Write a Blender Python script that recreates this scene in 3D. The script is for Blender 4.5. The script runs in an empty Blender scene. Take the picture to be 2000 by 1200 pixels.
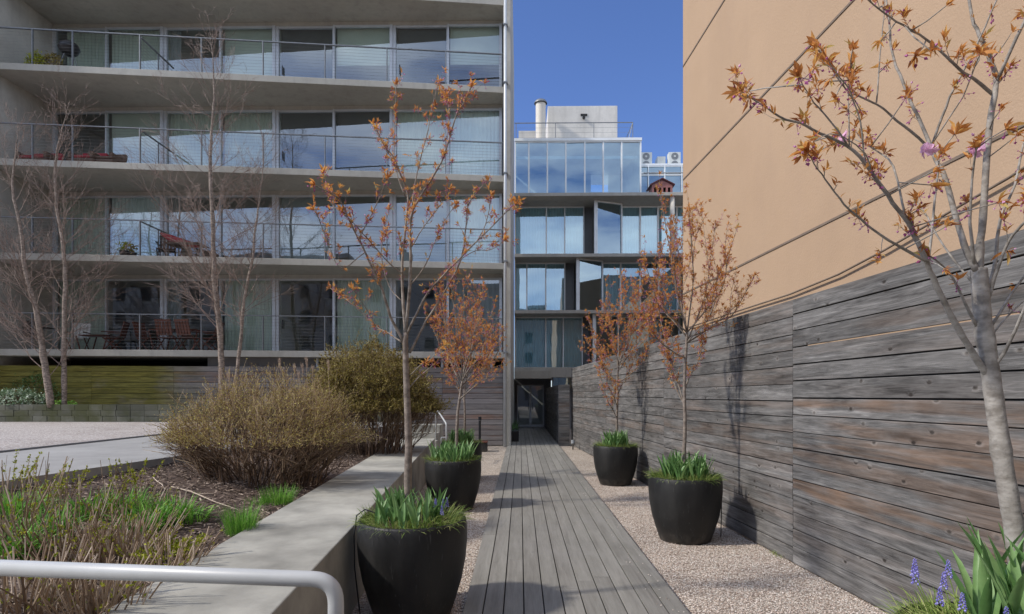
import bpy, math, random
import numpy as np
from mathutils import Vector, Matrix
R = math.radians
S = bpy.context.scene
C = S.collection
random.seed(7)

# ------------------------------------------------------------------ camera
F = 1150.0                                   # focal length in photo pixels (photo 2000 wide)
CAMZ = 1.65
YAW = math.atan(16 / F)
cam_d = bpy.data.cameras.new('camera')
cam = bpy.data.objects.new('camera', cam_d)
C.objects.link(cam)
cam_d.sensor_width = 36
cam_d.lens = F / 2000 * 36
cam_d.shift_y = 173 / 2000
cam_d.clip_start = 0.05
cam_d.clip_end = 2000
cam.location = (0, 0, CAMZ)
cam.rotation_euler = (R(90), 0, YAW)
S.camera = cam

# ------------------------------------------------------------------ light
SUN_EL, SUN_AZ = 40, 16                      # elevation; light travels towards +X turned AZ degrees to +Y
W = bpy.data.worlds.new('World')
S.world = W
W.use_nodes = True
nt = W.node_tree
bg = nt.nodes['Background']
sky = nt.nodes.new('ShaderNodeTexSky')
sky.sky_type = 'NISHITA'
sky.sun_disc = False
sky.sun_elevation = R(SUN_EL)
sx, sy = -math.cos(R(SUN_AZ)), -math.sin(R(SUN_AZ))
sky.sun_rotation = math.atan2(sx, sy) % (2 * math.pi)
sky.air_density = 1.0
sky.dust_density = 0.3
sky.ozone_density = 4.0
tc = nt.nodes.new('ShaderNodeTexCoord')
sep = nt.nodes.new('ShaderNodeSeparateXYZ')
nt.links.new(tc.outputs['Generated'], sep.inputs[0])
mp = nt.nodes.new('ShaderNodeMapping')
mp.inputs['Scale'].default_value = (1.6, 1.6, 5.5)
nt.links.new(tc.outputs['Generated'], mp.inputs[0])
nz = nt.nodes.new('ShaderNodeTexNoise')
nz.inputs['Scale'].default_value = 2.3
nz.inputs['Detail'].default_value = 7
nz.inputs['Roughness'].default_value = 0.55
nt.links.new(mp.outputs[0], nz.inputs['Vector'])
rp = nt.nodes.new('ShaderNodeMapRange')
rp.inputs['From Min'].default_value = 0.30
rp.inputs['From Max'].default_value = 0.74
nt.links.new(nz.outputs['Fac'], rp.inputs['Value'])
south = nt.nodes.new('ShaderNodeMapRange')   # clouds added out of view, south and overhead, for neutral ambient and reflections
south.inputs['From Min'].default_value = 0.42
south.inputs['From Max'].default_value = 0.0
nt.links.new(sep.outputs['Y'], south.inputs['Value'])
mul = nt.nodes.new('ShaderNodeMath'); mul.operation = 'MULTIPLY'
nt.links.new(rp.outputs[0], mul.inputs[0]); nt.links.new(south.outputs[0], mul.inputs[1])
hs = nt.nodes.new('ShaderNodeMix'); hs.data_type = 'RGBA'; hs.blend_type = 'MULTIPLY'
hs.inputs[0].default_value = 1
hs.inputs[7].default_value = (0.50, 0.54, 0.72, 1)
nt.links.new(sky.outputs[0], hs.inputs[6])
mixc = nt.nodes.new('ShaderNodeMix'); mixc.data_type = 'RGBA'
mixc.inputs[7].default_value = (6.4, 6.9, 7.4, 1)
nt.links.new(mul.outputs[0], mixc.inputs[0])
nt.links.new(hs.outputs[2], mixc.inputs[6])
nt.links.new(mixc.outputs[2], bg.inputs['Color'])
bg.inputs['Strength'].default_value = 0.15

sun_d = bpy.data.lights.new('sun', 'SUN')
sun_d.energy = 2.4
sun_d.angle = R(3)
sun_d.color = (1.0, 0.93, 0.84)
sun = bpy.data.objects.new('sun', sun_d)
C.objects.link(sun)
ce = math.cos(R(SUN_EL))
sun.rotation_euler = Vector((-sx * ce, -sy * ce, -math.sin(R(SUN_EL)))).to_track_quat('-Z', 'Y').to_euler()
S.view_settings.view_transform = 'Standard'
S.view_settings.look = 'None'
S.view_settings.gamma = 1
S.view_settings.use_curve_mapping = False
S.view_settings.exposure = 0.72
S.cycles.max_bounces = 8
S.cycles.transparent_max_bounces = 12
S.cycles.use_denoising = True

# ------------------------------------------------------------------ helpers
def at(px, py, Y):
    """world point seen at photo pixel (px,py) standing at depth Y along the view axis"""
    u = (px - 1000) / F
    c, s = math.cos(YAW), math.sin(YAW)
    return Vector(((c * u - s) * Y, (s * u + c) * Y, CAMZ + (773 - py) / F * Y))

def xat(px, Y):
    """world X on the world plane y=Y seen in photo column px"""
    u = (px - 1000) / F
    c, s = math.cos(YAW), math.sin(YAW)
    return Y * (c * u - s) / (s * u + c)

def zat(py, Y):
    return CAMZ + (773 - py) / F * Y

class MB:
    def __init__(s):
        s.v = []; s.f = []; s.t = []; s.b = []; s.tone = 0.5; s.use_bc = False
    def add(s, vs, fs, bc=None, tone=None):
        n = len(s.v)
        s.v.extend([tuple(p) for p in vs])
        s.f.extend([tuple(n + i for i in f) for f in fs])
        s.t.extend([s.tone if tone is None else tone] * len(vs))
        if bc is None:
            s.b.extend([(0, 0, 0)] * len(vs))
        else:
            s.use_bc = True; s.b.extend(bc)
    def box(s, x0, x1, y0, y1, z0, z1):
        v = [(x, y, z) for x in (x0, x1) for y in (y0, y1) for z in (z0, z1)]
        s.add(v, [(0,1,3,2),(4,6,7,5),(0,4,5,1),(2,3,7,6),(0,2,6,4),(1,5,7,3)])
        return s
    def obox(s, o, a, b, c, bc=None):
        """box from corner o with edge vectors a,b,c"""
        o, a, b, c = Vector(o), Vector(a), Vector(b), Vector(c)
        v = [o + i * a + j * b + k * c for i in (0, 1) for j in (0, 1) for k in (0, 1)]
        f = [(0,1,3,2),(4,6,7,5),(0,4,5,1),(2,3,7,6),(0,2,6,4),(1,5,7,3)]
        if a.cross(b).dot(c) < 0: f = [tuple(reversed(q)) for q in f]
        s.add(v, f, bc)
        return s
    def board(s, o, along, up, thick, rnd):
        """wood board: bc = (metres along, metres across, random)"""
        L, H = Vector(along).length, Vector(up).length
        ofs = rnd * 37.0
        bc = [(ofs + i * L, j * H, rnd) for i in (0, 1) for j in (0, 1) for k in (0, 1)]
        return s.obox(o, along, up, thick, bc)
    def tube(s, pts, r, n=6, cap=True):
        pts = [Vector(p) for p in pts]
        if not hasattr(r, '__len__'): r = [r] * len(pts)
        m = len(pts); vs = []; prev = None
        for i, p in enumerate(pts):
            d = (pts[min(i + 1, m - 1)] - pts[max(i - 1, 0)])
            if d.length < 1e-9: d = Vector((0, 0, 1))
            d.normalize()
            if prev is None:
                a = d.cross(Vector((0.31, 0.17, 0.93)) if abs(d.z) < .9 else Vector((1, 0.1, 0)))
            else:
                a = prev - d * prev.dot(d)
            if a.length < 1e-6: a = d.orthogonal()
            a.normalize(); prev = a; b = d.cross(a)
            for k in range(n):
                w = 2 * math.pi * k / n
                vs.append(p + (a * math.cos(w) + b * math.sin(w)) * r[i])
        fs = [(i*n+k, i*n+(k+1) % n, (i+1)*n+(k+1) % n, (i+1)*n+k) for i in range(m-1) for k in range(n)]
        if cap:
            fs.append(tuple(reversed(range(n)))); fs.append(tuple((m-1)*n+k for k in range(n)))
        s.add(vs, fs)
        return s
    def lathe(s, prof, c, n=48):
        """prof list of (r,z), closed loop order; c centre"""
        m = len(prof)
        vs = [(c[0]+r*math.cos(2*math.pi*k/n), c[1]+r*math.sin(2*math.pi*k/n), c[2]+z) for r, z in prof for k in range(n)]
        fs = [(i*n+k, i*n+(k+1) % n, (i+1)*n+(k+1) % n, (i+1)*n+k) for i in range(m-1) for k in range(n)]
        s.add(vs, fs); return s
    def prism(s, poly, z0, z1):
        n = len(poly)
        vs = [(x, y, z0) for x, y in poly] + [(x, y, z1) for x, y in poly]
        fs = [tuple(reversed(range(n))), tuple(range(n, 2*n))] + [(i, (i+1) % n, n+(i+1) % n, n+i) for i in range(n)]
        s.add(vs, fs); return s
    def leaf(s, p, d, up, L, Wd, fold=.25, droop=.15, tone=None, seg=2):
        d = Vector(d).normalized(); up = Vector(up)
        side = d.cross(up)
        if side.length < 1e-4: side = d.orthogonal()
        side.normalize(); nrm = side.cross(d)
        vs = []; fs = []
        prof = {2: [(0, .12), (.45, 1), (1, 0)], 3: [(0, .25), (.3, .9), (.65, 1), (1, 0)], 4: [(0, .55), (.25, .8), (.5, 1), (.78, .75), (1, 0.05)]}[seg]
        for t, w in prof:
            mid = p + d * (L * t) - nrm * (droop * L * t * t)
            e = side * (Wd * .5 * w); h = nrm * (fold * Wd * w)
            vs += [mid + e + h, mid, mid - e + h]
        for i in range(len(prof) - 1):
            a = i * 3
            fs += [(a, a+1, a+4, a+3), (a+1, a+2, a+5, a+4)]
        s.add(vs, fs, tone=tone)

def obj(name, mb, mat, parent=None, smooth=False, bevel=0):
    base = Vector((0, 0, 0))
    q = parent
    while q is not None:
        base = base + q.location; q = q.parent
    me = bpy.data.meshes.new(name)
    va = np.array(mb.v, dtype=np.float64) - np.array(base)
    me.from_pydata(va.tolist(), [], mb.f)
    me.materials.append(mat)
    a = me.attributes.new('tone', 'FLOAT', 'POINT'); a.data.foreach_set('value', mb.t)
    if mb.use_bc:
        a = me.attributes.new('bc', 'FLOAT_VECTOR', 'POINT'); a.data.foreach_set('vector', np.array(mb.b, dtype=np.float32).ravel())
    if smooth:
        me.polygons.foreach_set('use_smooth', [True] * len(me.polygons))
    me.update()
    o = bpy.data.objects.new(name, me)
    C.objects.link(o)
    o.parent = parent
    if bevel:
        m = o.modifiers.new('bevel', 'BEVEL'); m.width = bevel; m.segments = 2; m.limit_method = 'ANGLE'
    return o

def tag(o, label, cat, group=None, kind=None):
    o['label'] = label; o['category'] = cat
    if group: o['group'] = group
    if kind: o['kind'] = kind
    return o

def thing(name, loc, label, cat, group=None):
    o = bpy.data.objects.new(name, None); C.objects.link(o)
    o.empty_display_size = .2
    o.location = loc
    return tag(o, label, cat, group)

def struct(name, mb, mat, smooth=False):
    o = obj(name, mb, mat, None, smooth); o['kind'] = 'structure'
    return o

def copy_tree(o, parent=None):
    c = o.copy(); C.objects.link(c)
    c.parent = parent
    for ch in list(o.children): copy_tree(ch, c)
    return c

# ------------------------------------------------------------------ materials
class NB:
    def __init__(s, name):
        s.m = bpy.data.materials.new(name); s.m.use_nodes = True
        s.nt = s.m.node_tree; s.p = s.nt.nodes['Principled BSDF']; s.out = s.nt.nodes['Material Output']
    def n(s, typ, ins=None, **kw):
        nd = s.nt.nodes.new('ShaderNode' + typ)
        for k, v in kw.items(): setattr(nd, k, v)
        for k, v in (ins or {}).items():
            i = nd.inputs[k]
            if hasattr(v, 'is_linked') or isinstance(v, bpy.types.NodeSocket): s.nt.links.new(v, i)
            else: i.default_value = v
        return nd
    def l(s, a, b): s.nt.links.new(a, b)
    def attr(s, name, out='Fac'):
        return s.n('Attribute', attribute_name=name).outputs[out]
    def pos(s): return s.n('TexCoord').outputs['Object']
    def noise(s, vec, scale, detail=4, rough=.55, dist=0):
        return s.n('TexNoise', {'Vector': vec, 'Scale': scale, 'Detail': detail, 'Roughness': rough, 'Distortion': dist}).outputs['Fac']
    def scale(s, vec, sc, loc=(0, 0, 0)):
        return s.n('Mapping', {'Vector': vec, 'Scale': sc, 'Location': loc}).outputs[0]
    def ramp(s, fac, stops, interp='LINEAR'):
        r = s.n('ValToRGB', {'Fac': fac}); cr = r.color_ramp; cr.interpolation = interp
        while len(cr.elements) < len(stops): cr.elements.new(.5)
        for e, (p, c) in zip(cr.elements, stops):
            e.position = p
            e.color = (c, c, c, 1) if not hasattr(c, '__len__') else (*c, 1)
        return r.outputs[0]
    def mix(s, f, a, b, mode='MIX'):
        nd = s.n('Mix', data_type='RGBA', blend_type=mode)
        for i, v in ((0, f), (6, a), (7, b)):
            if isinstance(v, bpy.types.NodeSocket): s.l(v, nd.inputs[i])
            elif i == 0: nd.inputs[0].default_value = v
            else: nd.inputs[i].default_value = (*v, 1) if len(v) == 3 else v
        return nd.outputs[2]
    def math(s, op, a, b=0.0):
        return s.n('Math', {0: a, 1: b}, operation=op).outputs[0]
    def rng(s, v, a, b, c=0.0, d=1.0):
        return s.n('MapRange', {'Value': v, 'From Min': a, 'From Max': b, 'To Min': c, 'To Max': d}).outputs[0]
    def bump(s, h, strength=.3, dist=.01):
        b = s.n('Bump', {'Height': h, 'Strength': strength, 'Distance': dist})
        s.l(b.outputs[0], s.p.inputs['Normal'])
    def done(s, col, rough=.7, metal=0, spec=.4):
        for k, v in (('Base Color', col), ('Roughness', rough), ('Metallic', metal), ('Specular IOR Level', spec)):
            i = s.p.inputs[k]
            if isinstance(v, bpy.types.NodeSocket): s.l(v, i)
            elif k == 'Base Color': i.default_value = (*v, 1)
            else: i.default_value = v
        return s.m

def m_plain(name, col, rough=.6, var=.12, sc=6, bump=.1, bsc=60, metal=0, spec=.4, tonevar=0):
    b = NB(name); p = b.pos()
    f = b.noise(p, sc, 5)
    c = b.mix(b.rng(f, .3, .7), tuple(x * (1 - var) for x in col), tuple(min(1, x * (1 + var)) for x in col))
    if tonevar:
        t = b.rng(b.attr('tone'), 0, 1, 1 - tonevar, 1 + tonevar)
        cc = b.n('CombineXYZ', {0: t, 1: t, 2: t}).outputs[0]
        c = b.mix(1.0, c, cc, 'MULTIPLY')
    if bump: b.bump(b.noise(p, bsc, 3), bump, .004)
    return b.done(c, rough, metal, spec)

def m_tone(name, stops, rough=.6, trans=0.0, nsc=30, spec=.3):
    """colour picked by the tone attribute with a little noise; optional translucency for leaves"""
    b = NB(name)
    f = b.noise(b.pos(), nsc, 2)
    t = b.math('ADD', b.attr('tone'), b.rng(f, .3, .7, -.1, .1))
    c = b.ramp(t, stops)
    m = b.done(c, rough, 0, spec)
    if trans:
        tr = b.n('BsdfTranslucent', {'Color': c})
        mx = b.n('MixShader', {0: trans, 1: b.p.outputs[0], 2: tr.outputs[0]})
        b.l(mx.outputs[0], b.out.inputs['Surface'])
    return m

def m_wood(name, cols, knots=True, stain=.5, rough=.8, moss=None, grain=16, warm=(.165, .115, .082), bvar=(.72, 1.22)):
    """weathered boards; bc = (along, across, rnd)"""
    b = NB(name)
    bc = b.attr('bc', 'Vector')
    sp = b.n('SeparateXYZ', {0: bc}).outputs
    v = b.n('CombineXYZ', {0: sp[0], 1: sp[1], 2: b.math('MULTIPLY', sp[2], 91.0)}).outputs[0]
    # knots warp the grain
    kv = b.n('CombineXYZ', {0: b.math('MULTIPLY', sp[0], 5.5), 1: b.math('ADD', b.math('MULTIPLY', sp[1], 8.0), b.math('MULTIPLY', sp[2], 91.0)), 2: 0.0}).outputs[0]
    vor = b.n('TexVoronoi', {'Vector': kv, 'Scale': 1.0, 'Randomness': 1.0}, voronoi_dimensions='2D')
    kd = vor.outputs['Distance']
    kr = b.n('SeparateXYZ', {0: vor.outputs['Color']}).outputs[0]
    has = b.math('GREATER_THAN', kr, .90)
    warp = b.math('MULTIPLY', b.rng(kd, .0, .30, .16, 0), has)
    gv = b.n('VectorMath', {0: b.scale(v, (1.3, grain, 1.0)), 1: b.n('CombineXYZ', {0: 0.0, 1: b.math('MULTIPLY', warp, 3.0), 2: 0.0}).outputs[0]}, operation='ADD').outputs[0]
    g1 = b.noise(gv, 1.0, 6, .66, .9)
    g2 = b.noise(b.scale(v, (6, 160, 1)), 1.0, 3, .6)
    g = b.math('ADD', b.math('MULTIPLY', g1, .66), b.math('MULTIPLY', g2, .34))
    c = b.ramp(g, cols)
    # board to board tone
    bt = b.n('TexWhiteNoise', {0: sp[2]}, noise_dimensions='3D').outputs[0]
    btv = b.rng(bt, 0, 1, bvar[0], bvar[1])
    c = b.mix(1.0, c, b.n('CombineXYZ', {0: btv, 1: btv, 2: btv}).outputs[0], 'MULTIPLY')
    # warm unweathered heartwood patches along the board
    wf = b.noise(b.scale(v, (.55, 7.0, 1.0), (3, 7, 1)), 1.0, 3, .6)
    wm = b.math('MULTIPLY', b.rng(wf, .44, .60), b.rng(b.attr('tone'), 0, 1, 0, 1))
    c = b.mix(wm, c, b.mix(b.rng(g1, .3, .7), tuple(x * .55 for x in warm), tuple(x * 1.7 for x in warm)))
    # blotchy dark weathering crossing boards; on the fence, tree shade in the colour
    sf = b.noise(b.pos(), .9, 5, .62)
    sm = b.math('MULTIPLY', b.rng(sf, .52, .74), stain)
    c = b.mix(sm, c, (.035, .033, .032))
    # pale dry bleaching
    pf = b.noise(b.scale(b.pos(), (1.7, 1.7, 3.0), (9, 2, 5)), 1.0, 4, .6)
    c = b.mix(b.math('MULTIPLY', b.rng(pf, .5, .8), .45), c, (.25, .24, .228))
    if moss:
        xs = b.n('SeparateXYZ', {0: b.pos()}).outputs
        mf = b.rng(xs[0], moss[0], moss[1], 1, 0)
        mn = b.rng(b.noise(b.scale(b.pos(), (.5, .5, 1.0)), 1.0, 5, .6), .30, .50)
        c = b.mix(b.math('MULTIPLY', b.math('MULTIPLY', mf, mn), .92), c, b.mix(b.rng(g1, .35, .62), (.10, .095, .016), (.26, .23, .04)))
    h = g1
    if knots:
        core = b.math('MULTIPLY', b.rng(kd, .07, .15, 1, 0), has)
        c = b.mix(b.math('MULTIPLY', core, .85), c, (.022, .017, .014))
        halo = b.math('MULTIPLY', b.rng(kd, .13, .26, .28, 0), has)
        halo = b.math('MULTIPLY', halo, b.rng(g1, .45, .6))
        c = b.mix(halo, c, (.36, .33, .30))
        h = b.math('SUBTRACT', g1, b.math('MULTIPLY', core, .5))
    b.bump(h, .35, .006)
    return b.done(c, rough, 0, .25)

def m_concrete(name, base, stain=.45, rough=.85, sc=.7, streak=True):
    b = NB(name); p = b.pos()
    n1 = b.noise(p, sc, 6, .6)
    n2 = b.noise(p, 9, 5, .6)
    c = b.mix(b.rng(n1, .32, .68), tuple(x * (1 - stain * .55) for x in base), tuple(x * 1.12 for x in base))
    c = b.mix(b.math('MULTIPLY', b.rng(n2, .45, .75), .25), c, tuple(x * .62 for x in base))
    if streak:
        n3 = b.noise(b.scale(p, (3.5, 3.5, .35)), 1.0, 4, .6)
        c = b.mix(b.math('MULTIPLY', b.rng(n3, .5, .75), .35), c, tuple(x * .5 for x in base))
    pit = b.n('TexVoronoi', {'Vector': p, 'Scale': 42.0}).outputs['Distance']
    c = b.mix(b.rng(pit, .02, .12, .35, 0), c, tuple(x * .45 for x in base))
    b.bump(b.math('ADD', b.noise(p, 70, 4), b.rng(pit, 0, .15, -.6, 0)), .2, .004)
    return b.done(c, rough, 0, .3)

def m_gravel(name, cols, sc=55):
    b = NB(name); p = b.pos()
    vor = b.n('TexVoronoi', {'Vector': p, 'Scale': sc})
    cr = b.n('SeparateXYZ', {0: vor.outputs['Color']}).outputs[0]
    c = b.ramp(cr, cols)
    c = b.mix(b.rng(vor.outputs['Distance'], .35, .75, 0, .55), c, (.10, .08, .066))
    big = b.noise(p, .8, 4)
    c = b.mix(b.math('MULTIPLY', b.rng(big, .45, .75), .35), c, (.12, .10, .085))
    b.bump(b.rng(vor.outputs['Distance'], 0, .7, 1, 0), .9, .012)
    return b.done(c, .85, 0, .3)

def m_glass(name, refl=.3, tint=(.72, .80, .82), wave=.012, rough=.015, rtint=(.86, .93, 1.0)):
    b = NB(name)
    b.nt.nodes.remove(b.p)
    tr = b.n('BsdfTransparent', {'Color': (*tint, 1)})
    nz = b.noise(b.pos(), .55, 2)
    bp = b.n('Bump', {'Height': nz, 'Strength': wave * 10, 'Distance': .02})
    gl = b.n('BsdfGlossy', {'Color': (*rtint, 1), 'Roughness': rough, 'Normal': bp.outputs[0]})
    fr = b.n('LayerWeight', {'Blend': .25}).outputs['Fresnel']
    f = b.math('ADD', b.math('MULTIPLY', fr, .6), refl)
    f = b.math('MINIMUM', f, .95)
    mx = b.n('MixShader', {0: f, 1: tr.outputs[0], 2: gl.outputs[0]})
    b.l(mx.outputs[0], b.out.inputs['Surface'])
    return b.m

M = {}
M['fence'] = m_wood('fence_wood', [(.34, (.030, .029, .028)), (.45, (.092, .089, .086)), (.55, (.148, .144, .139)), (.68, (.28, .272, .263))], stain=.3, bvar=(.68, 1.28), warm=(.135, .088, .060))
M['siding'] = m_wood('siding_wood', [(.25, (.14, .125, .115)), (.5, (.27, .245, .23)), (.75, (.40, .365, .34))], stain=.25, knots=False, moss=(-3.4, -1.7), warm=(.24, .15, .11))
M['deck'] = m_wood('deck_wood', [(.2, (.15, .144, .125)), (.5, (.215, .207, .185)), (.8, (.28, .27, .245))], stain=.18, knots=False, grain=20, warm=(.13, .12, .108), bvar=(.86, 1.14))
M['concrete'] = m_concrete('cast_concrete', (.43, .42, .385))
M['cap'] = m_concrete('planter_concrete', (.38, .37, .325), stain=.85, sc=1.6, streak=False)
M['slab_pale'] = m_concrete('pale_slab_concrete', (.42, .40, .36), stain=.3, sc=.35)
M['slab'] = m_concrete('slab_concrete', (.40, .385, .34), stain=.3, sc=.35)
M['block'] = m_concrete('block_concrete', (.14, .135, .105), stain=.6, sc=1.6)
M['bulk'] = m_concrete('bulkhead_render', (.58, .56, .52), stain=.2, sc=.8)
M['path'] = m_concrete('path_paving', (.30, .295, .285), stain=.25, sc=1.5, streak=False)
M['alu'] = m_plain('aluminium', (.52, .55, .58), .45, .08, 3, 0, metal=.35)
M['alu_white'] = m_plain('white_aluminium', (.80, .84, .86), .45, .06, 3, 0)
M['steel'] = m_plain('galvanised_steel', (.20, .21, .22), .5, .15, 8, 0, metal=.5)
M['rail_white'] = m_plain('white_enamel_rail', (.42, .43, .43), .4, .07, 7, .05, 30, spec=.5)
M['dark'] = m_plain('dark_recess', (.02, .02, .022), .8, .2, 3)
M['panel'] = m_plain('grey_panel', (.20, .20, .205), .7, .15, 1.2)
M['orange'] = None
b = NB('orange_stucco'); p = b.pos()
c = b.mix(b.rng(b.noise(p, .5, 6, .6), .3, .7), (.38, .268, .178), (.425, .302, .202))
c = b.mix(b.math('MULTIPLY', b.rng(b.noise(b.scale(p, (.9, .9, .22), (4, 1, 0)), 1, 6, .65), .48, .75), .4), c, (.35, .25, .18))
c = b.mix(b.math('MULTIPLY', b.rng(b.noise(b.scale(p, (2.5, 2.5, .3)), 1, 4), .5, .8), .22), c, (.37, .265, .19))
b.bump(b.math('ADD', b.noise(p, 6, 5, .7), b.noise(p, 45, 3)), .35, .012)
M['orange'] = b.done(c, .9, 0, .2)
M['joint'] = m_plain('joint_sealant', (.17, .13, .10), .8, .15)
M['room'] = m_plain('room_wall', (.60, .60, .56), .9, .1, 1)
M['room_floor'] = m_plain('room_floor', (.20, .15, .11), .6, .2, 2)
M['glass'] = m_glass('window_glass', .21, (.84, .93, .90), .02)
M['glass_far'] = m_glass('facade_glass', .36, (.58, .80, .86), .02, .015, (.72, .88, .97))
M['rim_glass'] = m_glass('door_glass', .16, (.75, .82, .82))
M['pot'] = m_plain('black_fibreglass', (.011, .011, .011), .5, .3, 3.5, .25, 25, spec=.4)
b = NB('black_fibreglass_dusty'); p = b.pos()
xz = b.n('SeparateXYZ', {0: p}).outputs[2]
dn = b.noise(b.scale(p, (5, 5, 2.2)), 1.0, 5, .65)
dust = b.math('MULTIPLY', b.rng(dn, .42, .75), .35)
low = b.math('MULTIPLY', b.rng(xz, .0, .16, 1, 0), b.rng(b.noise(p, 14, 4), .35, .65))
c = b.mix(dust, (.010, .010, .010), (.045, .043, .04))
c = b.mix(b.math('MULTIPLY', low, .55), c, (.11, .095, .08))
sc_ = b.noise(b.scale(p, (60, 60, 4)), 1.0, 3)
c = b.mix(b.math('MULTIPLY', b.rng(sc_, .64, .72), .3), c, (.12, .12, .12))
b.bump(b.noise(p, 40, 3), .12, .003)
M['pot'] = b.done(c, b.rng(dn, .3, .7, .42, .62), 0, .4)
M['soil'] = m_plain('potting_soil', (.055, .038, .026), .95, .45, 25, .8, 60)
M['mulch_bed'] = m_plain('mulch_soil', (.085, .058, .045), .95, .5, 14, 1.0, 45)
M['chips'] = m_tone('bark_chips', [(0, (.05, .034, .026)), (.5, (.17, .125, .095)), (1, (.40, .32, .26))], .9)
M['gravel'] = m_gravel('pea_gravel', [(0, (.25, .19, .145)), (.35, (.47, .39, .315)), (.7, (.60, .52, .435)), (1, (.74, .69, .61))])
M['gravel_pale'] = m_gravel('pale_gravel', [(0, (.34, .28, .25)), (.5, (.52, .47, .44)), (1, (.66, .64, .62))], 40)
M['pebble'] = m_tone('pebbles', [(0, (.24, .175, .14)), (.3, (.45, .36, .30)), (.6, (.57, .48, .41)), (1, (.72, .67, .61))], .8)
M['bark_cherry'] = None
def m_bark(name, a, c2, ring=24, lent=.45):
    b = NB(name); p = b.pos()
    n = b.noise(b.scale(p, (12, 12, ring)), 1.0, 4, .6)
    c = b.mix(b.rng(n, .35, .65), a, c2)
    n2 = b.noise(p, 30, 4, .6)
    c = b.mix(b.math('MULTIPLY', b.rng(n2, .55, .75), lent), c, tuple(x * .35 for x in a))
    b.bump(b.math('ADD', n, n2), .6, .006)
    return b.done(c, .75, 0, .25)
M['bark_cherry'] = m_bark('cherry_bark', (.20, .18, .155), (.38, .355, .32))
M['bark_cherry_dark'] = m_bark('brown_cherry_bark', (.13, .105, .088), (.27, .225, .19))
M['twig_cherry'] = m_bark('cherry_twig_bark', (.15, .12, .095), (.31, .27, .23))
M['bark_birch'] = m_bark('birch_bark', (.10, .078, .062), (.36, .29, .24), 26, .7)
M['twig_birch'] = m_bark('birch_twigs', (.15, .105, .085), (.33, .255, .215))
M['leaf_bronze'] = m_tone('bronze_leaves', [(0, (.32, .12, .045)), (.3, (.60, .26, .08)), (.65, (.74, .41, .12)), (1, (.50, .46, .17))], .5, .5)
M['blossom'] = m_tone('pink_buds', [(0, (.30, .05, .16)), (.5, (.55, .17, .42)), (1, (.80, .50, .68))], .6, .3)
M['tulip_leaf'] = m_tone('tulip_leaves', [(0, (.06, .135, .04)), (.5, (.135, .27, .085)), (1, (.26, .41, .16))], .42, .3, spec=.4)
M['grass_leaf'] = m_tone('light_grassy_leaves', [(0, (.09, .15, .03)), (.5, (.24, .35, .07)), (1, (.46, .48, .19))], .5, .3)
M['lily_leaf'] = m_tone('bright_green_blades', [(0, (.055, .17, .02)), (.5, (.14, .35, .045)), (1, (.29, .52, .09))], .5, .3)
M['yellow_leaf'] = m_tone('yellow_green_leaves', [(0, (.18, .22, .02)), (.5, (.34, .38, .03)), (1, (.48, .48, .06))], .5, .35)
M['muscari'] = m_tone('violet_flower_spikes', [(0, (.09, .08, .34)), (.5, (.18, .16, .52)), (1, (.36, .34, .68))], .6, .1)
M['dead_stem'] = m_tone('dry_tan_stems', [(0, (.15, .10, .065)), (.5, (.36, .27, .19)), (1, (.60, .51, .42))], .85)
M['bush_stem'] = m_tone('brown_bush_stems', [(0, (.055, .036, .026)), (.5, (.24, .16, .105)), (1, (.54, .42, .27))], .85)
M['bush_bud'] = m_tone('olive_bush_buds', [(0, (.32, .23, .065)), (.5, (.50, .40, .12)), (1, (.60, .57, .17))], .7, .2)
M['olive_leaf'] = m_tone('olive_fine_leaves', [(0, (.10, .078, .022)), (.5, (.24, .19, .052)), (1, (.38, .325, .085))], .65, .2)
M['euonymus'] = m_tone('variegated_leaves', [(0, (.07, .13, .06)), (.5, (.24, .34, .20)), (1, (.62, .70, .58))], .5, .1)
M['plume'] = m_tone('dry_plumes', [(0, (.33, .24, .18)), (1, (.60, .48, .38))], .9, .2)
def curtain(name, col): return m_plain(name, col, .85, .06, 2, 0)
M['cur_cream'] = curtain('cream_blinds', (.62, .64, .56))
M['cur_white'] = curtain('white_blinds', (.78, .84, .84))
M['cur_dark'] = curtain('dark_shade', (.10, .10, .105))
M['cur_grey'] = curtain('grey_blinds', (.30, .32, .33))
M['black'] = m_plain('black_enamel', (.014, .014, .016), .35, .2, 5, 0, spec=.5)
M['red'] = m_plain('red_cushion_fabric', (.30, .035, .045), .85, .2, 12)
M['teak'] = m_plain('red_brown_wood', (.10, .035, .022), .6, .3, 9)
M['wicker'] = m_plain('brown_wicker', (.12, .075, .055), .8, .35, 30)
M['white_fabric'] = m_plain('white_sling', (.62, .62, .60), .8, .06)
M['toy_red'] = m_plain('toy_red_plastic', (.09, .018, .022), .5, .1)
M['toy_pink'] = m_plain('toy_wall_plastic', (.30, .13, .12), .6, .1)
M['ac_white'] = m_plain('ac_casing', (.55, .57, .55), .5, .05)
M['flue'] = m_plain('pale_flue', (.60, .56, .49), .55, .08, 2)
M['brick'] = None
b = NB('brick_wall'); 
br = b.n('TexBrick', {'Vector': b.scale(b.pos(), (1, 1, 1)), 'Color1': (.20, .07, .05, 1), 'Color2': (.27, .11, .08, 1), 'Mortar': (.3, .26, .22, 1), 'Scale': 4.0})
M['brick'] = b.done(br.outputs[0], .9)
M['cream_wall'] = m_plain('cream_render', (.36, .33, .28), .9, .1, .6)
M['tube_black'] = m_plain('irrigation_tube', (.03, .03, .032), .5, 0.1)

# ------------------------------------------------------------------ ground
# ONE ground sheet to the horizon, gravel everywhere
g = MB(); g.add([(-260, -200, 0), (260, -200, 0), (260, 400, 0), (-260, 400, 0)], [(0, 1, 2, 3)])
struct('gravel_ground', g, M['gravel'])

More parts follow.
